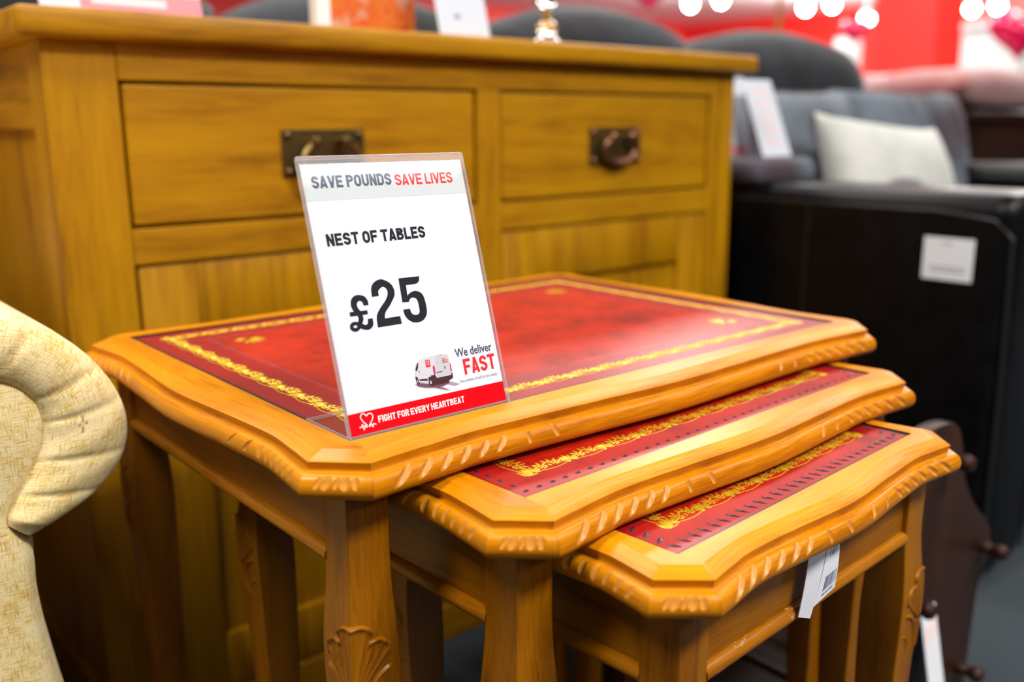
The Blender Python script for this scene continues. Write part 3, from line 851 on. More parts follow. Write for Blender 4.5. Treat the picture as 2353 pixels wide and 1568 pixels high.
# ------------------------------------------------------------------ the price sign
def sign_stand(name, label, loc, rotz, lean, w, hgt, foot):
    S = bpy.data.objects.new(name, None); COL.objects.link(S)
    S.location = loc; S.rotation_euler = (pi/2-lean, 0, rotz)
    tag(S, label, 'sign')
    s_, c_ = sin(lean), cos(lean)
    def FT(y, z): return (y*s_+z*c_, -y*c_+z*s_)     # table directions (back, up) -> sheet coordinates (y, z)
    return S, FT
SW, SH = 104.9, 147.2
SIGN, FT = sign_stand('price_sign', 'clear acrylic price sign reading NEST OF TABLES £25, standing on the largest table', (-0.0024+0.05245, -0.0043, 0.4990), 0.0, radians(16.5), SW, SH, 45)
hw = SW/2000
def sheet(name, parent, n0, n1, v0, v1, mat, hw_=hw):
    return box(name, (-hw_, hw_, v0, v1, n0, n1), mat, parent, 0.0003, 2)
# holder: front sheet folded over at the top into the back sheet, bent at the bottom into the foot
holder = sheet('acrylic_front', SIGN, 0.0005, 0.0017, 0.0006, SH/1000-0.0012, MAT['acrylic'])
sheet('acrylic_back', SIGN, -0.0017, -0.0005, 0.0006, SH/1000-0.0012, MAT['acrylic'])
bm = bmesh.new()
prof = [(0.0017*sin(radians(a)), 0.0017*cos(radians(a))) for a in range(-90, 91, 15)]
f0 = [bm.verts.new((-hw, SH/1000-0.0012+b, a)) for a, b in prof]; f1 = [bm.verts.new((hw, SH/1000-0.0012+b, a)) for a, b in prof]
for i in range(len(prof)-1): bm.faces.new((f0[i], f0[i+1], f1[i+1], f1[i]))
bm.faces.new(f0); bm.faces.new(list(reversed(f1))); bm.faces.new((f0[0], f1[0], f1[-1], f0[-1]))
bmesh.ops.recalc_face_normals(bm, faces=bm.faces)
bm_obj('acrylic_fold', bm, MAT['acrylic_edge'], SIGN)
for sx_ in (-1, 1):
    box('acrylic_side_edge', (sx_*hw-0.00035, sx_*hw+0.00035, 0.0, SH/1000-0.001, 0.0004, 0.0018), MAT['acrylic_edge'], SIGN, 0.0002, 1)
    box('acrylic_side_edge', (sx_*hw-0.00035, sx_*hw+0.00035, 0.0, SH/1000-0.001, -0.0018, -0.0004), MAT['acrylic_edge'], SIGN, 0.0002, 1)
bm = bmesh.new()
def foot_box(bm, x0, x1, y0, y1, z0, z1):
    vs = [bm.verts.new((x, *FT(y, z))) for x in (x0, x1) for y in (y0, y1) for z in (z0, z1)]
    for q in ((0, 1, 3, 2), (4, 6, 7, 5), (0, 4, 5, 1), (2, 3, 7, 6), (0, 2, 6, 4), (1, 5, 7, 3)): bm.faces.new([vs[i] for i in q])
    bmesh.ops.recalc_face_normals(bm, faces=bm.faces)
foot_box(bm, -hw, hw, 0.0, 0.0455, 0.0, 0.0017)
bm_obj('acrylic_foot', bm, MAT['acrylic'], SIGN, False)
bm = bmesh.new()
foot_box(bm, -hw-0.0003, -hw+0.0004, -0.0002, 0.0456, 0.0, 0.0019)
foot_box(bm, hw-0.0004, hw+0.0003, -0.0002, 0.0456, 0.0, 0.0019)
foot_box(bm, -hw, hw, 0.0452, 0.0460, 0.0, 0.0018)
foot_box(bm, -hw-0.0003, hw+0.0003, -0.0012, 0.0008, 0.0, 0.0022)
part(bm_obj('acrylic_foot_edge', bm, MAT['acrylic_edge'], SIGN, False), 'bright cut edges of the foot')
# the card, its top edge finely torn
xs = [1.2+i*(SW-2.4)/130 for i in range(131)]
rnd = random.Random(3)
outline = [(1.2, 2.2), (SW-1.2, 2.2)] + [(x, 143.6+(0.35 if i % 2 else -0.25)*rnd.random()-0.3*(x/SW)) for i, x in reversed(list(enumerate(xs)))]
P_ = Print(); P_.poly(outline)
card = P_.obj('price_card', MAT['paper'], SIGN, 0.0, SW/2)
def pr(name, mat, n, label=None): return lambda P: P.obj(name, MAT[mat], card, n, SW/2, label)
n1, n2, n3, n4, n5 = 0.00006, 0.00012, 0.00018, 0.00024, 0.00030
P_ = Print(); P_.poly([(1.2, 124.4), (SW-1.2, 124.0), (SW-1.2, 142.9), (1.2, 143.3)]); pr('header_band', 'band_grey', n1, 'pale grey band along the top')(P_)
P_ = Print(); P_.poly([(1.2, 2.2), (SW-1.2, 2.2), (SW-1.2, 13.3), (1.2, 13.7)]); pr('footer_band', 'ink_red', n1, 'red band along the bottom')(P_)
P_ = Print(); P_.text('SAVE POUNDS', 6.2, 130.8, 54.5, 137.2, t=.205); pr('lettering', 'ink_slate', n2, 'SAVE POUNDS in slate capitals')(P_)
P_ = Print(); P_.text('SAVE LIVES', 56.8, 130.3, 95.7, 136.4, t=.18); pr('lettering', 'ink_coral', n2, 'SAVE LIVES in red capitals')(P_)
P_ = Print(); P_.text('NEST OF TABLES', 8.4, 100.4, 69.9, 106.9, t=.22); pr('lettering', 'ink_dark', n1, 'NEST OF TABLES in dark capitals')(P_)
two = [(28.6, 71.7), (32.9, 71.7), (33.2, 74.5), (36.1, 76.3), (38.2, 75.0), (38.5, 72.4), (36.4, 69.0), (32.0, 65.0), (29.2, 61.1), (28.7, 55.3), (43.7, 55.3), (43.6, 59.5), (33.9, 59.5), (35.0, 62.6), (39.4, 66.9), (42.8, 71.8), (41.8, 77.0), (36.6, 80.3), (32.0, 79.5), (29.2, 76.6)]
five = [(47.0, 79.7), (60.4, 79.5), (59.8, 77.0), (57.8, 75.6), (50.9, 75.5), (50.6, 69.9), (53.4, 71.4), (56.6, 71.7), (59.9, 70.0), (61.2, 66.4), (61.3, 60.4), (59.8, 57.0), (56.5, 54.9), (51.6, 54.9), (48.2, 57.0), (46.6, 59.6), (46.2, 62.6), (50.6, 62.6), (51.2, 60.0), (53.6, 58.7), (56.0, 59.5), (56.6, 61.8), (56.5, 65.6), (55.7, 67.6), (53.6, 68.4), (51.7, 67.7), (50.7, 66.2), (46.6, 66.6)]
pound = [(25.6, 67.8), (22.6, 67.8), (22.3, 69.6), (20.8, 70.6), (19.1, 69.7), (18.8, 67.7), (20.1, 65.3), (24.2, 65.2), (24.3, 63.1), (20.9, 63.0), (21.1, 61.1), (19.9, 58.6), (21.5, 57.7), (23.0, 58.2), (23.6, 60.6), (26.5, 60.6), (26.3, 57.4), (24.4, 55.4), (21.6, 55.0), (18.2, 56.3), (16.3, 55.1), (14.1, 55.2), (12.4, 56.6), (12.5, 58.7), (13.8, 59.9), (15.8, 60.2), (17.5, 59.7), (18.2, 61.5), (17.8, 63.1), (13.7, 63.1), (13.6, 65.4), (16.2, 65.4), (15.2, 68.6), (16.1, 71.9), (18.6, 73.6), (21.6, 73.6), (24.3, 72.4), (25.6, 70.1)]
P_ = Print()
P_.poly(smooth_loop(two, (0, 1, 9, 10, 11, 12), 8)); P_.poly(smooth_loop(five, (0, 1, 3, 4, 5, 16, 17, 26, 27), 8))
P_.poly(smooth_loop(pound, (0, 1, 6, 7, 8, 9, 11, 14, 15, 19, 26, 28, 29, 30, 31), 8), smooth_loop([(14.3, 57.6), (15.4, 58.4), (16.7, 57.7), (15.6, 56.9)], (), 6))
pr('lettering', 'ink_dark', n1, '£25 in large dark numerals')(P_)
pr('lettering', 'ink_slate', n1, 'We deliver in slate letters')(font_print('We deliver', 74.2, 31.9, 100.4, 36.6, 0.024))
P_ = Print(); P_.text('FAST', 78.4, 21.3, 101.0, 30.1, t=.19, gap=.07); pr('lettering', 'ink_coral', n1, 'FAST in red capitals')(P_)
pr('lettering', 'ink_small', n1, 'Ask a member of staff for more details in tiny letters')(font_print('Ask a member of staff for more details.', 74.0, 17.4, 101.0, 19.1, 0.012))
P_ = Print(); P_.text('FIGHT FOR EVERY HEARTBEAT', 18.3, 6.4, 74.7, 9.95, t=.21, gap=.07, space=.22); pr('lettering', 'ink_white', n2, 'FIGHT FOR EVERY HEARTBEAT in white capitals')(P_)
P_ = Print(); P_.stroke(smooth_loop([(6.6, 6.2), (8.0, 6.3), (8.6, 7.4), (9.1, 4.7), (9.9, 6.7), (10.6, 5.6), (11.3, 6.0), (10.9, 6.9), (8.9, 9.4), (8.3, 11.4), (9.3, 12.7), (10.8, 12.5), (11.8, 11.3), (12.8, 12.1), (14.4, 12.1), (15.5, 10.9), (14.9, 8.9), (13.2, 7.0), (12.4, 5.7), (13.3, 6.0), (13.8, 6.9), (14.5, 5.1), (15.1, 6.5), (16.7, 5.9)], (), 4, False), 0.62); pr('heart_emblem', 'ink_white', n2, 'white heart outline trailing into a pulse line')(P_)
VAN = dict(
 sh1=([(44.5, 21.9), (47.9, 22.4), (55.9, 20.2), (66.7, 19.9), (70.5, 18.4), (73.9, 16.9), (70.0, 16.5), (65.3, 18.2), (62.0, 17.4), (66.8, 14.7), (62.9, 15.3), (57.9, 17.3), (50.9, 18.6), (46.1, 20.3)], 'van_shadow1', n1),
 sh2=([(45.7, 21.5), (48.4, 21.8), (55.9, 19.9), (66.0, 19.8), (67.1, 18.7), (62.1, 17.9), (60.0, 17.5), (65.0, 15.5), (61.8, 16.3), (56.8, 18.1), (51.0, 19.1), (46.8, 20.4)], 'van_shadow2', n2),
 under=([(55.3, 22.0), (66.8, 20.9), (66.7, 19.1), (55.7, 19.1), (54.1, 19.4)], 'van_dark', n3),
 body=([(45.6, 25.8), (46.4, 30.1), (47.4, 32.4), (48.6, 33.4), (50.6, 34.3), (54.1, 35.0), (59.5, 35.4), (63.8, 35.3), (67.2, 34.9), (69.0, 34.3), (69.4, 31.5), (69.7, 29.2), (70.0, 26.7), (70.0, 24.4), (68.1, 22.8), (59.2, 22.9), (53.8, 23.9), (53.4, 22.0), (47.6, 22.3), (47.0, 25.6)], 'van_white', n3),
 rear=([(60.7, 34.9), (69.0, 34.3), (69.7, 29.2), (69.5, 23.9), (59.3, 23.0), (59.7, 30.1)], 'van_rear', n4),
 window=([(46.7, 30.0), (47.5, 31.5), (48.7, 33.3), (49.0, 32.9), (48.4, 30.3), (47.2, 28.6), (46.5, 29.0)], 'van_dark', n4),
 bumper=([(55.5, 24.9), (58.3, 24.7), (59.2, 22.9), (68.8, 22.9), (70.0, 24.5), (69.7, 21.1), (66.8, 20.2), (57.4, 20.6), (56.1, 20.8), (55.1, 22.3)], 'van_dark', n5),
 strip=([(47.8, 24.1), (53.1, 23.6), (52.9, 22.4), (48.0, 23.2)], 'van_dark', n4),
 arch1=([(45.6, 25.8), (46.7, 25.7), (47.3, 23.6), (47.7, 21.9), (46.0, 21.4), (45.7, 23.6)], 'van_dark', n4),
 arch2=([(53.6, 23.9), (54.6, 24.4), (55.5, 23.8), (56.0, 21.3), (55.5, 19.7), (54.2, 19.4), (53.4, 20.6)], 'van_dark', n4),
 hub1=([(46.1, 23.8), (46.8, 23.6), (46.6, 22.4), (46.1, 22.5)], 'van_rear', n5),
 hub2=([(54.2, 22.1), (55.1, 22.1), (55.2, 20.6), (54.4, 20.2), (54.0, 20.8)], 'van_rear', n5+.00005),
 lampl=([(57.9, 29.5), (58.7, 30.0), (59.0, 29.1), (58.8, 24.9), (57.8, 24.8), (57.7, 27.6)], 'van_lamp', n5+.00005),
 lampr=([(69.3, 29.3), (69.9, 29.2), (69.9, 25.0), (69.1, 24.8)], 'van_lamp', n5),
 logo=([(53.7, 33.6), (56.7, 33.6), (56.6, 29.6), (53.6, 29.6)], 'ink_coral', n4),
 plate=([(59.6, 26.0), (63.7, 26.0), (63.7, 25.6), (59.6, 25.6)], 'van_dark', n5),
 hand=([(65.4, 28.4), (65.9, 28.2), (65.9, 26.8), (65.3, 26.9)], 'van_dark', n5),
 toplamp=([(63.4, 35.0), (64.9, 34.9), (64.9, 34.7), (63.4, 34.8)], 'ink_coral', n5),
 t1=([(64.8, 32.8), (66.6, 32.7), (66.6, 32.35), (64.8, 32.4)], 'ink_coral', n5), t2=([(64.7, 32.0), (68.4, 31.7), (68.4, 31.3), (64.7, 31.5)], 'ink_coral', n5), t3=([(64.7, 30.9), (68.5, 30.7), (68.4, 30.2), (64.7, 30.4)], 'ink_coral', n5),
 door=([(48.5, 28.9), (48.8, 28.6), (48.8, 27.5), (48.5, 27.5)], 'van_dark', n5))
by = {}
for kx, (pts, mt, nn) in VAN.items(): by.setdefault((mt, nn), Print()).poly(pts)
names = {'van_shadow1': 'van_shadow', 'van_shadow2': 'van_shadow', 'van_dark': 'van_trim', 'van_white': 'van_body', 'van_rear': 'van_rear_door', 'van_lamp': 'van_tail_lamp', 'ink_coral': 'van_emblem'}
for (mt, nn), P in by.items(): P.obj(names[mt], MAT[mt], card, nn, SW/2)
P_ = Print(); P_.stroke(smooth_loop([(54.5, 30.9), (55.2, 31.1), (54.3, 32.3), (54.6, 33.1), (55.2, 32.7), (55.7, 33.1), (56.1, 32.4), (55.3, 31.1), (55.9, 30.9)], (), 3, False), 0.22); P_.obj('van_heart', MAT['ink_white'], card, n5, SW/2)

# ------------------------------------------------------------------ barcode tag on the small table
tg = thing('price_tag', 'folded white barcode tag hanging under the front edge of the smallest table', 'tag', (0.215, -0.147, 0.385))
# ------------------------------------------------------------------ oak dresser
DR = thing('oak_dresser', 'wide golden oak dresser with two drawers over two doors, behind the nest of tables', 'dresser', (0.49, 0.70, 0))
def dw(name, x0, x1, y0, y1, z0, z1, mat, parent=DR, bev=0.002, seg=2): return box(name, (x0-.49, x1-.49, y0-.70, y1-.70, z0, z1), MAT[mat], parent, bev, seg)
YF = 0.5
bm = bmesh.new(); add_box(bm, -0.017-.49, 1.012-.49, 0.482-.70, 0.925-.70, 0.7315, 0.757, 0.006, 3)
part(bm_obj('top_board', bm, MAT['oak_x'], DR), 'thick overhanging oak top with rounded edge')
for (a, b) in ((0.003, 0.067), (0.922, 0.978)): dw('corner_post', a, b, YF, YF+.045, 0, .7315, 'oak_z')
for (a, b) in ((0.003, 0.067), (0.922, 0.978)): dw('rear_post', a, b, .855, .90, 0, .7315, 'oak_z')
dw('divider_stile', .4805, .5165, YF, YF+.022, .05, .698, 'oak_z', bev=.0015)
dw('top_rail', .067, .922, YF, YF+.022, .698, .7315, 'oak_x', bev=.0015)
dw('middle_rail', .067, .4805, YF, YF+.022, .5285, .5625, 'oak_x', bev=.0015)
dw('middle_rail', .5165, .922, YF, YF+.022, .5285, .5625, 'oak_x', bev=.0015)
dw('plinth_rail', .067, .922, YF, YF+.022, .0, .05, 'oak_x', bev=.0015)
for xa in (0.012, 0.950):
    dw('side_panel', xa+.004, xa+.015, YF+.045, .855, .05, .70, 'oak_z')
    dw('side_rail', xa-.004, xa+.020, YF+.045, .855, .655, .7315, 'oak_y')
    dw('side_rail', xa-.004, xa+.020, YF+.045, .855, .0, .07, 'oak_y')
dw('back_panel', .067, .922, .885, .897, .02, .7315, 'oak_z')
dw('inner_shelf', .03, .95, .56, .885, .535, .555, 'oak_x')
def handle(parent, cx_, cz, mats, kind):
    m1, m2 = mats
    X = cx_-.49; Y = YF+.002-.70
    pl = box('backplate', (X-.049, X+.049, Y-.0025, Y+.0005, cz-.0245, cz+.0245), MAT[m1], parent, 0.0009)
    for sx_ in (-1, 1):
        for sz_ in (-1, 1):
            bm = bmesh.new()
            bmesh.ops.create_uvsphere(bm, u_segments=10, v_segments=6, radius=.0042, matrix=Matrix.Translation((X+sx_*.0425, Y-.003, cz+sz_*.0185)))
            bm_obj('rivet', bm, MAT[m2], parent)
    for sx_ in (-1, 1):
        bm = bmesh.new()
        add_lathe(bm, [(.0035, 0.0), (.0035, -.012), (.0065, -.014), (.0070, -.018), (.0050, -.0215), (.001, -.0225)], (X+sx_*.018, Y-.002, cz+.012), 14, 'Y')
        bm_obj('handle_post', bm, MAT[m2], parent)
    bm = bmesh.new()
    if kind == 0: pts = [(-.018, .012), (-.026, .006), (-.033, -.004), (-.034, -.016), (-.026, -.026), (-.012, -.031), (0, -.032), (.012, -.031), (.026, -.026), (.034, -.016), (.033, -.004), (.026, .006), (.018, .012)]
    else: pts = [(-.018, .012), (-.027, .006), (-.031, -.003), (-.027, -.013), (-.015, -.020), (0, -.022), (.015, -.020), (.027, -.013), (.031, -.003), (.027, .006), (.018, .012)]
    pts = smooth_loop(pts, (), 3, False)
    mid = len(pts)/2
    add_tube(bm, [(X+a, Y-.017+(-.004 if kind == 0 else .009)*max(0, (.012-b)/.04), cz+b) for a, b in pts], [.0034+.0016*(1-abs(i-mid)/mid) for i in range(len(pts))], 10)
    bm_obj('bail_handle', bm, MAT[m2], parent)
for (x0, x1, kind, mats) in ((.067, .4805, 0, ('bronze', 'bronze')), (.5165, .922, 1, ('bronze', 'copper'))):
    d = dw('drawer', x0+.0028, x1-.0028, YF+.002, YF+.024, .5653, .6952, 'oak_x', bev=.003)
    handle(d, (x0+x1)/2, .629, mats, kind)
    bx0, bx1 = x0+.0028, x1-.0028
    bm = bmesh.new()
    def fb(a, b, c, e): add_box(bm, a-.49, b-.49, YF+.002-.70, YF+.022-.70, c, e, .0018, 2)
    fb(bx0, bx0+.057, .0525, .526); fb(bx1-.057, bx1, .0525, .526)
    fb(bx0+.057, bx1-.057, .458, .526); fb(bx0+.057, bx1-.057, .0525, .118)
    door = bm_obj('door', bm, MAT['oak_z'], DR)
    box('door_panel', (bx0+.05-.49, bx1-.05-.49, YF+.0095-.70, YF+.017-.70, .11, .466), MAT['oak_z'], door, 0.001)
    bm = bmesh.new()
    kx = bx1-.03 if kind == 0 else bx0+.03
    add_lathe(bm, [(.006, 0), (.006, -.008), (.012, -.014), (.013, -.020), (.008, -.025), (.001, -.026)], (kx-.49, YF+.002-.70, .33), 16, 'Y')
    bm_obj('door_knob', bm, MAT['bronze'], door)

# ------------------------------------------------------------------ cream armchair
AC = thing('cream_armchair', 'cream and gold woven armchair with a rolled arm, at the left of the nest', 'armchair', (-0.62, 0.55, 0))
ax0, ay0 = 0.62, -0.55
YA = 0.20
# outline of the arm in x,z (right side from the photo, left side mirrored)
right = [(-.190, .565), (-.150, .5615), (-.115, .552), (-.085, .536), (-.062, .513), (-.0475, .486), (-.0445, .462), (-.052, .441), (-.070, .425), (-.092, .4145), (-.1065, .4085), (-.1045, .398), (-.1060, .375), (-.1045, .345), (-.0985, .300), (-.090, .245), (-.083, .19), (-.082, .12), (-.083, .055)]
cxm = -0.215
left = [(2*cxm-x, z) for x, z in reversed(right)]
ol = smooth_loop(right, (), 4, False) + smooth_loop(left, (), 4, False)
def arm_mesh(name, ol, y0, y1, mat, parent, dx, dy, tuck=0.016):
    """a rolled arm: outline swept from front to back, its front edge rolled inwards"""
    vs, uv, fs = [], [], []
    n = len(ol)
    cl = [0.0]
    for i in range(1, n): cl.append(cl[-1]+sqrt((ol[i][0]-ol[i-1][0])**2+(ol[i][1]-ol[i-1][1])**2))
    nr = []
    for i in range(n):
        a, b = ol[max(i-1, 0)], ol[min(i+1, n-1)]
        tx, tz = b[0]-a[0], b[1]-a[1]; l = sqrt(tx*tx+tz*tz) or 1
        nr.append((-tz/l, tx/l))
    rows = [(tuck*(1-cos(radians(a))), tuck*(1-sin(radians(a)))) for a in (0, 20, 40, 60, 75, 90)]
    rows = [(tuck-tuck*sin(radians(a)), tuck-tuck*cos(radians(a))) for a in (0, 15, 30, 45, 60, 75, 90)]
    rows += [(0, tuck+(y1-y0-tuck)*k/14) for k in range(1, 15)]
    for (ins, yy) in rows:
        for i in range(n):
            x, z = ol[i]
            vs.append((x+nr[i][0]*(-ins) + dx, y0+yy+dy, z+nr[i][1]*(-ins))); uv.append((cl[i], yy*1.1))
    for j in range(len(rows)-1):
        for i in range(n):
            a = j*n+i; b = j*n+(i+1) % n; fs.append((a, b, b+n, a+n))
    fs.append(tuple(range((len(rows)-1)*n, len(rows)*n)))
    o = mesh_obj(name, vs, fs, mat, parent, True, None, uv)
    bm = bmesh.new(); bm.from_mesh(o.data); bmesh.ops.recalc_face_normals(bm, faces=bm.faces); bm.to_mesh(o.data); bm.free()
    return o
arm1 = arm_mesh('arm', ol, YA+.020, .86, MAT['cream'], AC, ax0, ay0, 0.010)
# front panel inside the roll
inner_r = [(-.215, .5155), (-.170, .5145), (-.135, .5125), (-.112, .5055), (-.0985, .4925), (-.0950, .477), (-.0985, .461), (-.107, .446), (-.1165, .432), (-.1215, .421), (-.1165, .408), (-.1120, .392), (-.1125, .372), (-.111, .345), (-.105, .300), (-.0965, .245), (-.0895, .19), (-.0885, .12), (-.0895, .055)]
inner = smooth_loop(inner_r, (), 4, False)
inner = inner + [(2*cxm-x, z) for x, z in reversed(inner)]
vs, fs, uv = [], [], []
def inset_loop(loop, d):
    n = len(loop); out = []
    for i in range(n):
        a, b = loop[i-1], loop[(i+1) % n]
        tx, tz = b[0]-a[0], b[1]-a[1]; l = sqrt(tx*tx+tz*tz) or 1
        out.append((loop[i][0]-(-tz/l)*d, loop[i][1]-(tx/l)*d))
    return out
for (d, yy) in ((-.004, .016), (0.0, .0095), (.0025, .0070), (.006, .0058)):
    for x, z in inset_loop(inner, d): vs.append((x+ax0, YA+yy+ay0, z)); uv.append((x, z))
n = len(inner)
for j in range(3):
    for i in range(n): fs.append((j*n+i, j*n+(i+1) % n, (j+1)*n+(i+1) % n, (j+1)*n+i))
last = [(vs[3*n+i][0], vs[3*n+i][2]) for i in range(n)]
for t in tessellate_polygon([[Vector((x, z, 0)) for x, z in last]]): fs.append(tuple(3*n+k for k in t))
fp = mesh_obj('arm_front_panel', vs, fs, MAT['cream'], AC, True, 60, uv)
bm = bmesh.new(); bm.from_mesh(fp.data); bmesh.ops.recalc_face_normals(bm, faces=bm.faces); bm.to_mesh(fp.data); bm.free()
# gathered roll round the panel: a pleated padded tube of changing width
path_i = [(-.250, .5135), (-.215, .5140), (-.170, .5135), (-.137, .5120), (-.114, .5060), (-.1005, .4935), (-.0970, .4775), (-.1005, .4615), (-.1095, .4455), (-.119, .4305), (-.1235, .4190)]
path_o = [(-.250, .5660), (-.190, .5650), (-.146, .5610), (-.110, .5500), (-.082, .5330), (-.0600, .5105), (-.0465, .4850), (-.0440, .4605), (-.0525, .4395), (-.0730, .4220), (-.1085, .4060)]
pi_, po_ = smooth_loop(path_i, (), 14, False), smooth_loop(path_o, (), 14, False)
vs, uv, fs = [], [], []
seams = [50, 71, 84, 104, 121]
NA = 14
ul = 0
for i, (a, b) in enumerate(zip(pi_, po_)):
    wdt = sqrt((a[0]-b[0])**2+(a[1]-b[1])**2)
    if i: ul += sqrt((pi_[i][0]+po_[i][0]-pi_[i-1][0]-po_[i-1][0])**2+(pi_[i][1]+po_[i][1]-pi_[i-1][1]-po_[i-1][1])**2)/2
    cr = sum(exp(-((i-s)/1.5)**2) for s in seams)
    for k in range(NA+1):
        th = pi*k/NA
        s = 0.5-0.5*cos(th)
        bul = sin(th)**0.8*0.017*min(1, wdt/.03)*(1-0.09*cr)+0.0005*sin(i*.37+k*.5)*sin(th)
        tw = 0.0
        vs.append((a[0]+(b[0]-a[0])*s+ax0, YA+0.016-bul+ay0, a[1]+(b[1]-a[1])*s)); uv.append((ul+.3+s*.01, s*wdt*1.25))
for i in range(len(pi_)-1):
    for k in range(NA):
        q = i*(NA+1)+k; fs.append((q, q+1, q+NA+2, q+NA+1))
rl = mesh_obj('arm_roll', vs, fs, MAT['cream'], AC, True, None, uv)
bm = bmesh.new(); bm.from_mesh(rl.data); bmesh.ops.recalc_face_normals(bm, faces=bm.faces); bm.to_mesh(rl.data); bm.free()
rl2 = rl.copy(); COL.objects.link(rl2); rl2.scale.x = -1; rl2.location.x = 2*(cxm+ax0)
# the rest of the chair, out of frame to the left
arm2 = arm1.copy(); COL.objects.link(arm2); arm2.location.x = -0.81
for src in (fp, rl, rl2):
    cpy = src.copy(); COL.objects.link(cpy); cpy.location.x += -0.81
box('seat_base', (-1.00+ax0, -.30+ax0, YA+.05+ay0, .85+ay0, .06, .30), MAT['cream_body'], AC, .02, 3)
box('seat_cushion', (-.92+ax0, -.33+ax0, YA+.03+ay0, .80+ay0, .301, .42), MAT['cream_body'], AC, .03, 4)
box('back', (-1.00+ax0, -.26+ax0, .80+ay0, .96+ay0, .10, .92), MAT['cream_body'], AC, .05, 4)
for lx in (-1.05, -.21):
    for ly in (YA+.06, .82):
        bm = bmesh.new(); add_lathe(bm, [(.018, 0), (.022, .03), (.026, .062)], (lx+ax0, ly+ay0, 0), 14); bm_obj('foot', bm, MAT['dark_wood'], AC)

# ------------------------------------------------------------------ black leather loveseat
LS = thing('leather_loveseat', 'black leather loveseat with grey velvet back cushions, right of the oak dresser', 'sofa', (1.62, 0.45, 0))
lx0, ly0 = -1.62, -.45
def leather_arm(xa, xb):
    bm = bmesh.new(); add_box(bm, xa+lx0, xb+lx0, .097+ly0, .78+ly0, .02, .566, .030, 5)
    a = bm_obj('arm', bm, MAT['black_leather'], LS, True, None)
    bm = bmesh.new()
    for xx in (xa+.002, xb-.002):
        add_tube(bm, [(xx+lx0, .78+ly0, .540), (xx+lx0, .20+ly0, .540), (xx+lx0, .125+ly0, .532), (xx+(.006 if xx < (xa+xb)/2 else -.006)+lx0, .1035+ly0, .508), (xx+(.007 if xx < (xa+xb)/2 else -.007)+lx0, .0985+ly0, .30), (xx+(.007 if xx < (xa+xb)/2 else -.007)+lx0, .0985+ly0, .04)], .003, 8)
    bm_obj('piping', bm, MAT['black_gloss'], a)
    bm = bmesh.new(); add_tube(bm, [(xa+lx0, .40+ly0, .545), (xa-.0005+lx0, .40+ly0, .30), (xa+lx0, .40+ly0, .03)], .0016, 6); bm_obj('seam', bm, MAT['black_gloss'], a)
    return a
leather_arm(1.04, 1.195); leather_arm(1.985, 2.17)
box('seat_base', (1.195+lx0, 1.985+lx0, .12+ly0, .76+ly0, .05, .30), MAT['black_leather'], LS, .012, 3)
box('seat_cushion', (1.20+lx0, 1.98+lx0, .11+ly0, .60+ly0, .301, .42), MAT['grey_velvet'], LS, .03, 4)
box('back_frame', (1.10+lx0, 2.08+lx0, .745+ly0, .88+ly0, .05, .66), MAT['grey_velvet'], LS, .04, 4)
tilt = Matrix.Rotation(radians(-12), 3, 'X')
for i, (xa, xb, zc) in enumerate(((1.16, 1.595, .545), (1.585, 2.085, .552))):
    cushion('back_cushion', ((xa+xb)/2+lx0, .675+ly0, zc), (xb-xa, .17, .36), MAT['grey_velvet'], LS, tilt, .35, .28, 24, i+3)
for fx in (1.07, 2.14):
    for fy in (.14, .74): box('foot', (fx-.02+lx0, fx+.02+lx0, fy-.02+ly0, fy+.02+ly0, 0, .021), MAT['black_gloss'], LS, .003)
# white tag on its side
t2 = tag(box('stock_label', (1.0385, 1.0397, .147, .2155, .447, .5045), MAT['paper'], None, .0004, 1), 'square white stock label stuck on the side of the black leather arm', 'label')
for (a, b, c, d) in ((.157, .205, .459, .4605), (.157, .205, .464, .4655), (.176, .190, .4965, .4985)):
    part(box('label_print', (1.0381, 1.0386, a, b, c, d), MAT['ink_small'], t2, 0), 'line of grey print')
# scatter cushion on the loveseat
wp = thing('scatter_cushion', 'off-white scatter cushion with grey motifs, leaning on the loveseat back', 'cushion', (1.485, .50, .418))
rotc = Matrix.Rotation(radians(4), 3, 'Y') @ Matrix.Rotation(radians(-20), 3, 'X')
cushion('cover', (0, 0, .118), (.45, .13, .27), MAT['white_fabric'], wp, rotc, 1.0, .5, 26, 9, 0, 2.2)
def on_cushion(name, pts, mat):
    vs = []; 
    for (u, v) in pts:
        e = max(0, (1-abs(u)**2.2)*(1-abs(v)**2.2)); y = -.5*.13*(e**.5)*1.02-.002
        p = rotc @ Vector((.225*u*(1-.11*(1-v*v)*u*u), y, .135*v*(1-.11*(1-u*u)*v*v))); vs.append((p.x, p.y, p.z+.118))
    return vs
def blob(cx_, cy_, rx, ry):
    vs, fs = [], []
    grid = [(0, 0)]+[(r/3*cos(a*pi/8), r/3*sin(a*pi/8)) for r in (1, 2, 3) for a in range(16)]
    vs = on_cushion('', [(cx_+rx*a, cy_+ry*b) for a, b in grid], None)
    for a in range(16):
        fs.append((0, 1+a, 1+(a+1) % 16))
        for r in (0, 1): fs.append((1+r*16+a, 1+r*16+(a+1) % 16, 1+(r+1)*16+(a+1) % 16, 1+(r+1)*16+a)[::-1])
    return vs, fs
for (a, b, c, d) in ((-.38, -.18, .30, .17), (.78, -.05, .09, .40)):
    vs, fs = blob(a, b, c, d); part(mesh_obj('printed_motif', vs, fs, MAT['grey_print'], wp), 'grey printed motif')

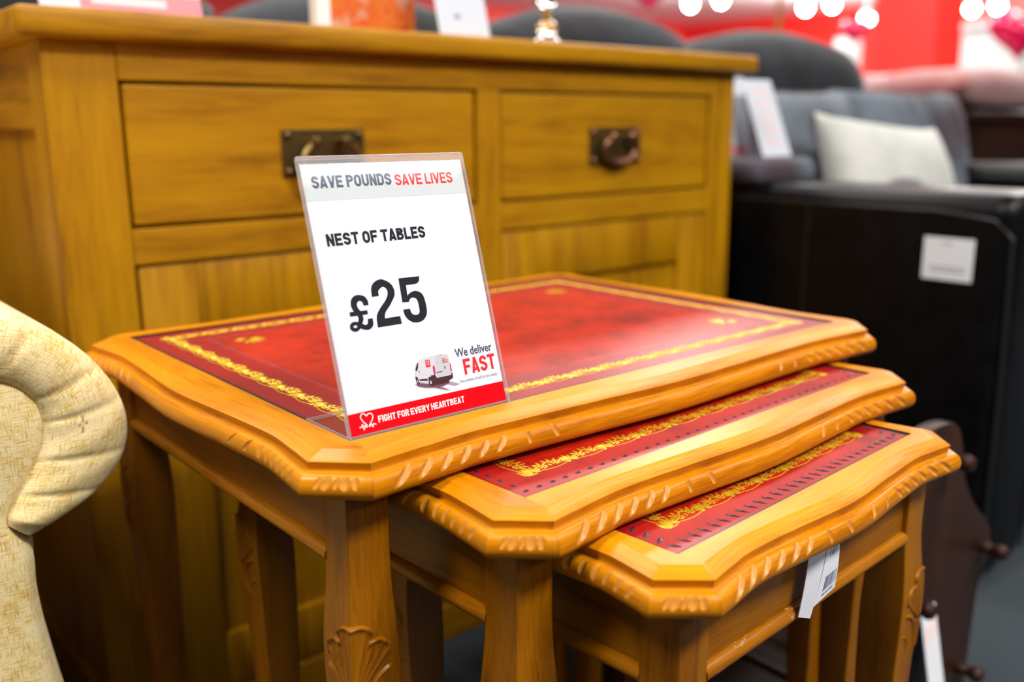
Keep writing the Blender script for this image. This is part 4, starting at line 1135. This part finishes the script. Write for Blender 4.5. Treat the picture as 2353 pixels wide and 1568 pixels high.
# sign and leaflet standing on the loveseat arm
def card_sign(name, label, loc, rotz, lean, w, h, foot=.05):
    S = bpy.data.objects.new(name, None); COL.objects.link(S); S.location = loc; S.rotation_euler = (pi/2-lean, 0, rotz); tag(S, label, 'sign')
    s_, c_ = sin(lean), cos(lean)
    c = box('card', (-w/2, w/2, .002, h, -.0006, .0006), MAT['paper'], S, .0002, 1)
    box('acrylic_front', (-w/2-.001, w/2+.001, .001, h+.001, .0009, .0021), MAT['acrylic'], S, .0003, 1)
    bm = bmesh.new()
    vs = [bm.verts.new((x, y*s_+z*c_, -y*c_+z*s_)) for x in (-w/2, w/2) for y in (0, foot) for z in (0, .0015)]
    for q in ((0, 1, 3, 2), (4, 6, 7, 5), (0, 4, 5, 1), (2, 3, 7, 6), (0, 2, 6, 4), (1, 5, 7, 3)): bm.faces.new([vs[i] for i in q])
    bmesh.ops.recalc_face_normals(bm, faces=bm.faces); bm_obj('acrylic_foot', bm, MAT['acrylic'], S, False)
    return S, c
def flat(name, parent, x0, x1, y0, y1, n, mat, label=None):
    o = box(name, (x0, x1, y0, y1, n, n+.00015), MAT[mat], parent, 0)
    if label: part(o, label)
    return o
box('arm_pad', (1.032+lx0, 1.203+lx0, .488+ly0, .72+ly0, .560, .602), MAT['grey_velvet'], LS, .018, 5)
S1, c1 = card_sign('price_sign', 'white price sign with red footer standing on the velvet arm pad, left of the leaflet', (1.080, .575, .603), 0, radians(9), .095, .132)
flat('footer_band', c1, -.0425, .0425, .003, .020, .0007, 'pale_red_print', 'red footer band')
S2, c2 = card_sign('leaflet_sign', 'white leaflet with blush printing leaning in a clear holder on the velvet arm pad', (1.118, .512, .603), 0, radians(22), .078, .135)
for k in range(5): flat('leaflet_print', c2, -.020, .022, .02+k*.022, .032+k*.022, .0007, 'blush_print')

# ------------------------------------------------------------------ charcoal sofa behind the dresser
CS = thing('charcoal_sofa', 'long charcoal sofa with plump back cushions, standing behind the oak dresser', 'sofa', (.8, 1.5, 0))
box('sofa_base', (-.95-.8, 2.46-.8, 1.02-1.5, 1.95-1.5, .06, .42), MAT['charcoal'], CS, .03, 3)
box('sofa_back', (-.95-.8, 2.46-.8, 1.00-1.5, 1.16-1.5, .30, .74), MAT['charcoal'], CS, .04, 4)
for fx in (-.9, 2.4):
    for fy in (1.06, 1.9): box('foot', (fx-.03-.8, fx+.03-.8, fy-.03-1.5, fy+.03-1.5, 0, .061), MAT['black_gloss'], CS, .004)
for i, (xa, xb, zt_) in enumerate(((-.90, -.20, .93), (-.22, .46, .93), (.44, 1.04, .90), (1.02, 1.66, .918), (1.64, 2.44, .905))):
    cushion('back_cushion', ((xa+xb)/2-.8, 1.20-1.5, zt_-.24), (xb-xa, .30, .48), MAT['charcoal'], CS, Matrix.Rotation(radians(6), 3, 'X'), .0, .36, 26, i, .16)

# ------------------------------------------------------------------ dark magazine rack with turned rods
RK = thing('magazine_rack', 'dark brown wooden rack with curved ends and knobbed rods, beyond the smallest table', 'rack', (.60, .11, 0))
rx, ry = -.60, -.11
prof = [(.455, .0), (.455, .30), (.470, .352), (.510, .372), (.560, .382), (.600, .386), (.632, .378), (.648, .352), (.656, .325), (.682, .290), (.722, .256), (.737, .232), (.731, .208), (.718, .188), (.714, .150), (.711, .100), (.709, .0)]
ol2 = smooth_loop([(x+rx, z) for x, z in prof], (0, 16), 4)
for (y0, y1) in ((-.032, -.016), (.235, .251)): prism('end_panel', ol2, y0+ry, y1+ry, MAT['dark_wood'], RK, .002, 2)
rods = [(.712, .232), (.560, .222), (.685, .105), (.500, .250), (.520, .200), (.530, .110), (.610, .352), (.480, .30)]
for (x, z) in rods:
    bm = bmesh.new()
    pr_ = [(.001, -.060), (.0065, -.058), (.0085, -.053), (.0065, -.047), (.0048, -.043), (.0066, -.039), (.0062, -.034), (.0055, -.030), (.0055, .262), (.006, .27), (.0085, .282), (.006, .288), (.001, .29)]
    add_lathe(bm, pr_, (x+rx, ry, z), 14, 'Y')
    part(bm_obj('turned_rod', bm, MAT['dark_wood'], RK), 'turned rod with knob ends through the end panels')
box('rack_shelf', (.47+rx, .70+rx, -.02+ry, .24+ry, .045, .058), MAT['dark_wood_x'], RK, .002)
RS = thing('price_card', 'upright white price card with faded heading leaning on the dark rack', 'sign', (.603, -.075, 0))
cd = box('card', (-.020, .018, -.0006, .0006, .0, .207), MAT['paper'], RS, .0002, 1)
RS.rotation_euler = (radians(-11), 0, radians(8))
part(box('card_heading', (-.016, .014, -.0009, -.0006, .178, .194), MAT['blush_print'], cd, 0), 'faded pink heading')

# ------------------------------------------------------------------ things on top of the dresser
S3, c3 = card_sign('price_sign', 'clear sign holder with red footer at the left end of the oak dresser top', (.085, .515, .7572), radians(4), radians(14), .150, .21)
part(flat('footer_band', c3, -.040, .075, .003, .020, .0007, 'pale_red_print'), 'red footer band')
part(flat('footer_print', c3, -.030, .040, .0075, .0155, .0009, 'blush_print'), 'blurred white print on the footer')
PB = thing('flower_print', 'orange flower picture with pale border, standing on the oak dresser top', 'picture', (.385, .60, .7572), radians(2))
bk = box('canvas', (-.062, .075, -.009, .009, .0, .16), MAT['white_paint'], PB, .002)
part(box('picture_face', (-.045, .073, -.0105, -.0092, .004, .156), MAT['orange_print'], bk, .0003), 'orange and yellow flowers')
S4, c4 = card_sign('price_card', 'small blank-looking white card beside the orange flower picture on the dresser', (.475, .512, .7572), 0, radians(15), .074, .12)
flat('card_print', c4, -.012, -.004, .022, .027, .0007, 'ink_small')
flat('card_print', c4, .006, .024, .002, .008, .0007, 'blush_print')
GC = thing('glass_candlestick', 'glass candlestick of stacked clear balls on the oak dresser top', 'candlestick', (.612, .522, .7572))
bm = bmesh.new()
add_lathe(bm, [(.004, 0), (.017, .001), (.018, .004), (.010, .008), (.0135, .014), (.0145, .020), (.010, .026), (.005, .029)], (0, 0, 0), 24)
bm_obj('glass_ball', bm, MAT['glass'], GC)
bm = bmesh.new()
add_lathe(bm, [(.005, .029), (.0075, .031), (.0045, .034), (.0065, .037), (.0045, .041), (.005, .043)], (0, 0, 0), 20)
part(bm_obj('brass_collar', bm, MAT['brass'], GC), 'brown metal collar')
bm = bmesh.new()
add_lathe(bm, [(.005, .043), (.011, .046), (.0150, .053), (.0135, .061), (.007, .066), (.009, .070), (.016, .085), (.017, .11), (.012, .112), (.003, .09)], (0, 0, 0), 24)
bm_obj('glass_ball', bm, MAT['glass'], GC)

# tag geometry (hung from under the edge of the small table's top): two strips folded at a crease
def strip(name, c4, parent, yb):
    """c4: top-left, top-right, bottom-right, bottom-left as (x, y, z) offsets; gently bowed, 0.4 mm thick"""
    n = 8; vs = []; fs = []
    for sd in (0, 1):
        for j in range(n+1):
            t = j/n; bow = -yb*sin(pi*t)
            for a, b in ((c4[0], c4[3]), (c4[1], c4[2])):
                vs.append((a[0]+(b[0]-a[0])*t, a[1]+(b[1]-a[1])*t+bow+sd*.0004, a[2]+(b[2]-a[2])*t))
    m = 2*(n+1)
    for j in range(n):
        a = 2*j
        fs += [(a, a+2, a+3, a+1), (m+a, m+a+1, m+a+3, m+a+2), (a, m+a, m+a+2, a+2), (a+1, a+3, m+a+3, m+a+1)]
    fs += [(0, 1, m+1, m), (2*n, m+2*n, m+2*n+1, 2*n+1)]
    return mesh_obj(name, vs, fs, MAT['tag_paper'], parent, True, 40)
RC = [(.0009, 0, .052), (.0104, 0, .052), (.0100, 0, .0122), (-.0116, 0, .0071)]
tr = part(strip('tag_leaf', RC, tg, .0012), 'front leaf with barcode')
part(strip('tag_leaf', [(-.0080, .006, .052), (.0010, .0002, .052), (-.0133, .0002, .0010), (-.0192, .004, .0022)], tg, .0010), 'shaded turned-back leaf')
def on_tag(u, t, off=.00025):
    """u across the front leaf, t down it"""
    a = [RC[0][k]+(RC[3][k]-RC[0][k])*t for k in range(3)]; b = [RC[1][k]+(RC[2][k]-RC[1][k])*t for k in range(3)]
    return (a[0]+(b[0]-a[0])*u, a[1]-.0012*sin(pi*t)-off, a[2]+(b[2]-a[2])*u)
rnd = random.Random(5); u = .30
bm = bmesh.new()
while u < .93:
    w = rnd.choice((.012, .02, .035))
    bm.faces.new([bm.verts.new(on_tag(a, t)) for a, t in ((u, .86), (u+w, .86), (u+w, .66), (u, .66))]); u += w+rnd.choice((.012, .02))
for (a, b) in ((.32, .44), (.50, .58), (.64, .82)): bm.faces.new([bm.verts.new(on_tag(x, t)) for x, t in ((a, .935), (b, .935), (b, .90), (a, .90))])
part(tag(bm_obj('barcode', bm, MAT['ink_small'], tr, False), kind='stuff'), 'grey barcode and small print')
p1 = font_print('1 of 1', 0, 0, 1, 1, 0.01)
mesh_obj('tag_lettering', [on_tag(.30+.45*x_, .40-.10*y_) for x_, y_ in p1.v], [f[::-1] if False else f for f in p1.f], MAT['ink_small'], tr, False)

# ------------------------------------------------------------------ things across the shop
PL = tag(box('red_pillar', (6.80, 7.25, 3.085, 3.575, 0, 2.70), MAT['red_paint'], None, .01), 'square red pillar rising from floor to ceiling beyond the loveseat', 'pillar')
SB = thing('dark_sideboard', 'low dark brown sideboard behind the loveseat at the right, pink cushion on top', 'sideboard', (3.55, 1.2, 0))
box('cabinet_body', (2.93-3.55, 4.2-3.55, 1.02-1.2, 1.42-1.2, .06, .665), MAT['dark_wood_x'], SB, .006)
box('cabinet_top', (2.89-3.55, 4.24-3.55, .99-1.2, 1.44-1.2, .665, .695), MAT['dark_wood_x'], SB, .005)
for k in range(3):
    d = box('cabinet_door', (2.96+k*.41-3.55, 3.35+k*.41-3.55, 1.005-1.2, 1.02-1.2, .09, .64), MAT['dark_wood_x'], SB, .004)
    bm = bmesh.new(); add_lathe(bm, [(.006, 0), (.012, -.015), (.002, -.02)], (3.30+k*.41-3.55, 1.005-1.2, .40), 12, 'Y'); bm_obj('cabinet_knob', bm, MAT['brass'], d)
for fx in (2.97, 4.16):
    for fy in (1.06, 1.38): box('foot', (fx-.025-3.55, fx+.025-3.55, fy-.025-1.2, fy+.025-1.2, 0, .061), MAT['dark_wood_x'], SB, .003)
tag(cushion('pink_cushion', (3.33, 1.205, .772), (.95, .15, .36), MAT['pink_fabric'], None, Matrix.Rotation(radians(90), 3, 'X'), .4, .38, 22, 5), 'salmon pink cushion lying on the dark brown sideboard', 'cushion')
PS = thing('pink_sofa', 'pale pink sofa across the shop, in front of the red pillar', 'sofa', (4.35, 1.95, 0))
box('sofa_base', (3.72-4.35, 5.05-4.35, 1.55-1.95, 2.25-1.95, .08, .44), MAT['pale_pink'], PS, .03, 3)
box('sofa_back', (3.72-4.35, 5.05-4.35, 2.08-1.95, 2.26-1.95, .3, .80), MAT['pale_pink'], PS, .04, 3)
for i, (xa, xb) in enumerate(((3.70, 4.38), (4.36, 5.06))): cushion('back_cushion', ((xa+xb)/2-4.35, 2.02-1.95, .675), (xb-xa, .22, .46), MAT['pale_pink'], PS, Matrix.Rotation(radians(-8), 3, 'X'), .6, .36, 22, i+20)
for fx in (3.8, 4.97):
    for fy in (1.62, 2.18): box('foot', (fx-.025-4.35, fx+.025-4.35, fy-.025-1.95, fy+.025-1.95, 0, .081), MAT['dark_wood_x'], PS, .003)
WW = thing('white_wardrobe', 'white double wardrobe at the far right behind the magenta heart balloon', 'wardrobe', (6.53, 2.42, 0))
box('cabinet_body', (6.20-6.53, 6.86-6.53, 2.22-2.42, 2.6-2.42, .0, 1.25), MAT['white_paint'], WW, .006)
box('cornice', (6.17-6.53, 6.89-6.53, 2.19-2.42, 2.6-2.42, 1.25, 1.29), MAT['white_paint'], WW, .008)
for k in range(2):
    d = box('cabinet_door', (6.22+k*.315-6.53, 6.525+k*.315-6.53, 2.202-2.42, 2.22-2.42, .06, 1.22), MAT['white_paint'], WW, .006)
    bm = bmesh.new(); add_lathe(bm, [(.006, 0), (.012, -.015), (.002, -.02)], ((6.49 if k == 0 else 6.57)-6.53, 2.202-2.42, .7), 12, 'Y'); bm_obj('cabinet_knob', bm, MAT['brass'], d)
CL = thing('column_lamp', 'tall white column floor lamp left of the red pillar', 'lamp', (5.86, 3.22, 0))
bm = bmesh.new(); add_lathe(bm, [(.12, 0), (.12, .02), (.03, .03), (.03, .30)], (0, 0, 0), 24); bm_obj('lamp_base', bm, MAT['white_paint'], CL)
bm = bmesh.new(); add_lathe(bm, [(.085, .30), (.09, .32), (.09, 1.20), (.08, 1.23), (.02, 1.235)], (0, 0, 0), 24); bm_obj('lamp_shade', bm, MAT['white_paint'], CL)
FL = thing('floor_lamp', 'slim brown floor lamp pole behind the charcoal sofa cushions', 'lamp', (3.92, 2.45, 0))
bm = bmesh.new(); add_lathe(bm, [(.13, 0), (.13, .015), (.02, .03), (.012, .05), (.012, 1.72)], (0, 0, 0), 20); bm_obj('pole', bm, MAT['brass'], FL)
bm = bmesh.new(); add_lathe(bm, [(.17, 1.62), (.10, 1.88), (.02, 1.885), (.012, 1.72)], (0, 0, 0), 24); bm_obj('lamp_shade', bm, MAT['white_paint'], FL)
def balloon(label, loc, s, rotz, lean=0):
    B = thing('heart_balloon', label, 'balloon', (loc[0], loc[1], 0), rotz, 'magenta heart balloons')
    out = []
    for k in range(48):
        t = 2*pi*k/48
        out.append((16*sin(t)**3/17, (13*cos(t)-5*cos(2*t)-2*cos(3*t)-cos(4*t))/17))
    bm = bmesh.new(); rings = []
    for q in range(-5, 6):
        a = q/5*pi/2; sc = cos(a)**.6 if abs(q) < 5 else 0.02
        rings.append([bm.verts.new((x*sc*s, sin(a)*s*.42, loc[2]+(z*sc-.05)*s)) for x, z in out])
    for i in range(len(rings)-1):
        for k in range(48): bm.faces.new((rings[i][k], rings[i][(k+1) % 48], rings[i+1][(k+1) % 48], rings[i+1][k]))
    bm.faces.new(rings[0]); bm.faces.new(rings[-1]); bmesh.ops.recalc_face_normals(bm, faces=bm.faces)
    bm_obj('foil_body', bm, MAT['balloon'], B, True, None)
    bm = bmesh.new(); add_tube(bm, [(0, 0, loc[2]-s*1.0), (.01, 0, loc[2]*.5), (0, 0, .05)], .002, 6); bm_obj('ribbon', bm, MAT['ribbon'], B)
    bm = bmesh.new(); add_lathe(bm, [(.03, 0), (.035, .02), (.02, .05), (.004, .055)], (0, 0, 0), 14); bm_obj('weight', bm, MAT['balloon'], B)
    return B
balloon('magenta heart balloon above the white column lamp', (4.95, 2.64, 1.19), .085, radians(-60))
balloon('large magenta heart balloon at the right edge, before the white wardrobe', (5.30, 1.87, 1.15), .168, radians(-66))
balloon('magenta heart balloon above the charcoal sofa cushions, under the red wall', (4.28, 3.62, 1.42), .09, radians(-48))
def shelf_unit(label, x0, x1, y0, y1, hgt, n, grp):
    S = thing('display_shelf', label, 'shelf', ((x0+x1)/2, (y0+y1)/2, 0), 0)
    mx, my = (x0+x1)/2, (y0+y1)/2
    for xx in (x0, x1-.03): box('side_board', (xx-mx, xx+.03-mx, y0-my, y1-my, 0, hgt), MAT['white_paint'], S, .003)
    for k in range(n): box('shelf_board', (x0+.03-mx, x1-.03-mx, y0-my, y1-my, .08+k*(hgt-.11)/(n-1), .11+k*(hgt-.11)/(n-1)), MAT['white_paint'], S, .003)
    box('back_board', (x0+.03-mx, x1-.03-mx, y1-.02-my, y1-my, .08, hgt), MAT['white_paint'], S, .002)
    return S
shelf_unit('tall white shelf unit mid-shop, left of the far floor lamp pole', 8.3, 9.6, 7.6, 8.0, 1.38, 5, None)
shelf_unit('white shelf unit in the middle of the shop, right of the far floor lamp pole', 9.9, 11.3, 7.0, 7.4, 1.30, 5, None)
def spotlight(label, az, slope, z, warm=False):
    r = (z-.6547)/slope; a = radians(az)
    p = (-.233+r*sin(a), -.404+r*cos(a), z)
    S = thing('ceiling_spotlight', label, 'light', (p[0], p[1], 2.70), 0, 'far ceiling spotlights')
    bm = bmesh.new(); add_lathe(bm, [(.06, -.02), (.06, 0), (.012, -.001)], (0, 0, 0), 16)
    add_tube(bm, [(0, 0, 0), (0, 0, z-2.70+.06)], .012, 8); bm_obj('stem', bm, MAT['white_paint'], S)
    bm = bmesh.new(); add_lathe(bm, [(.02, .11), (.07, .09), (.08, .0), (.072, .0), (.06, .08)], (0, 0, z-2.70), 18); bm_obj('lamp_housing', bm, MAT['white_paint'], S)
    bm = bmesh.new(); bmesh.ops.create_uvsphere(bm, u_segments=14, v_segments=10, radius=.085, matrix=Matrix.Translation((0, 0, z-2.70+.005))); bm_obj('bulb', bm, MAT['lamp_glow'], S)
    l = bpy.data.lights.new('spot_lamp', 'POINT'); l.energy = 110; l.shadow_soft_size = .07; l.color = (1, .97, .94)
    lo = bpy.data.objects.new('spot_lamp', l); COL.objects.link(lo); lo.location = (p[0], p[1], z-.09)
for (lb, az, sl, z) in (('far ceiling spotlight, first from the left, over the charcoal sofa', 50.6, .118, 2.45), ('far ceiling spotlight beside the slim floor lamp pole', 56.9, .1105, 2.45), ('far ceiling spotlight just right of the one by the lamp pole', 58.3, .1125, 2.45),
                        ('added low spotlight standing for a balloon highlight, left of the red pillar', 60.15, .0985, 2.25), ('far ceiling spotlight right of the red pillar', 65.3, .1030, 2.35), ('far ceiling spotlight at the far right, above the heart balloon', 66.5, .1045, 2.35), ('far ceiling spotlight second from the left, near the top edge', 52.3, .121, 2.45)):  # the low one is added to stand for a highlight on the balloon
    spotlight(lb, az, sl, z)
for i, (lx, ly, lp) in enumerate(LIGHT_SPOTS):
    c = thing('ceiling_panel_light', 'flush rectangular ceiling panel light overhead', 'light', (lx, ly, 2.70), 0, 'ceiling panel lights')
    box('panel_frame', (-.62, .62, -.32, .32, -.03, 0.0), MAT['white_paint'], c, .004)
    box('diffuser', (-.59, .59, -.29, .29, -.036, -.030), MAT['panel_glow'], c, .001)
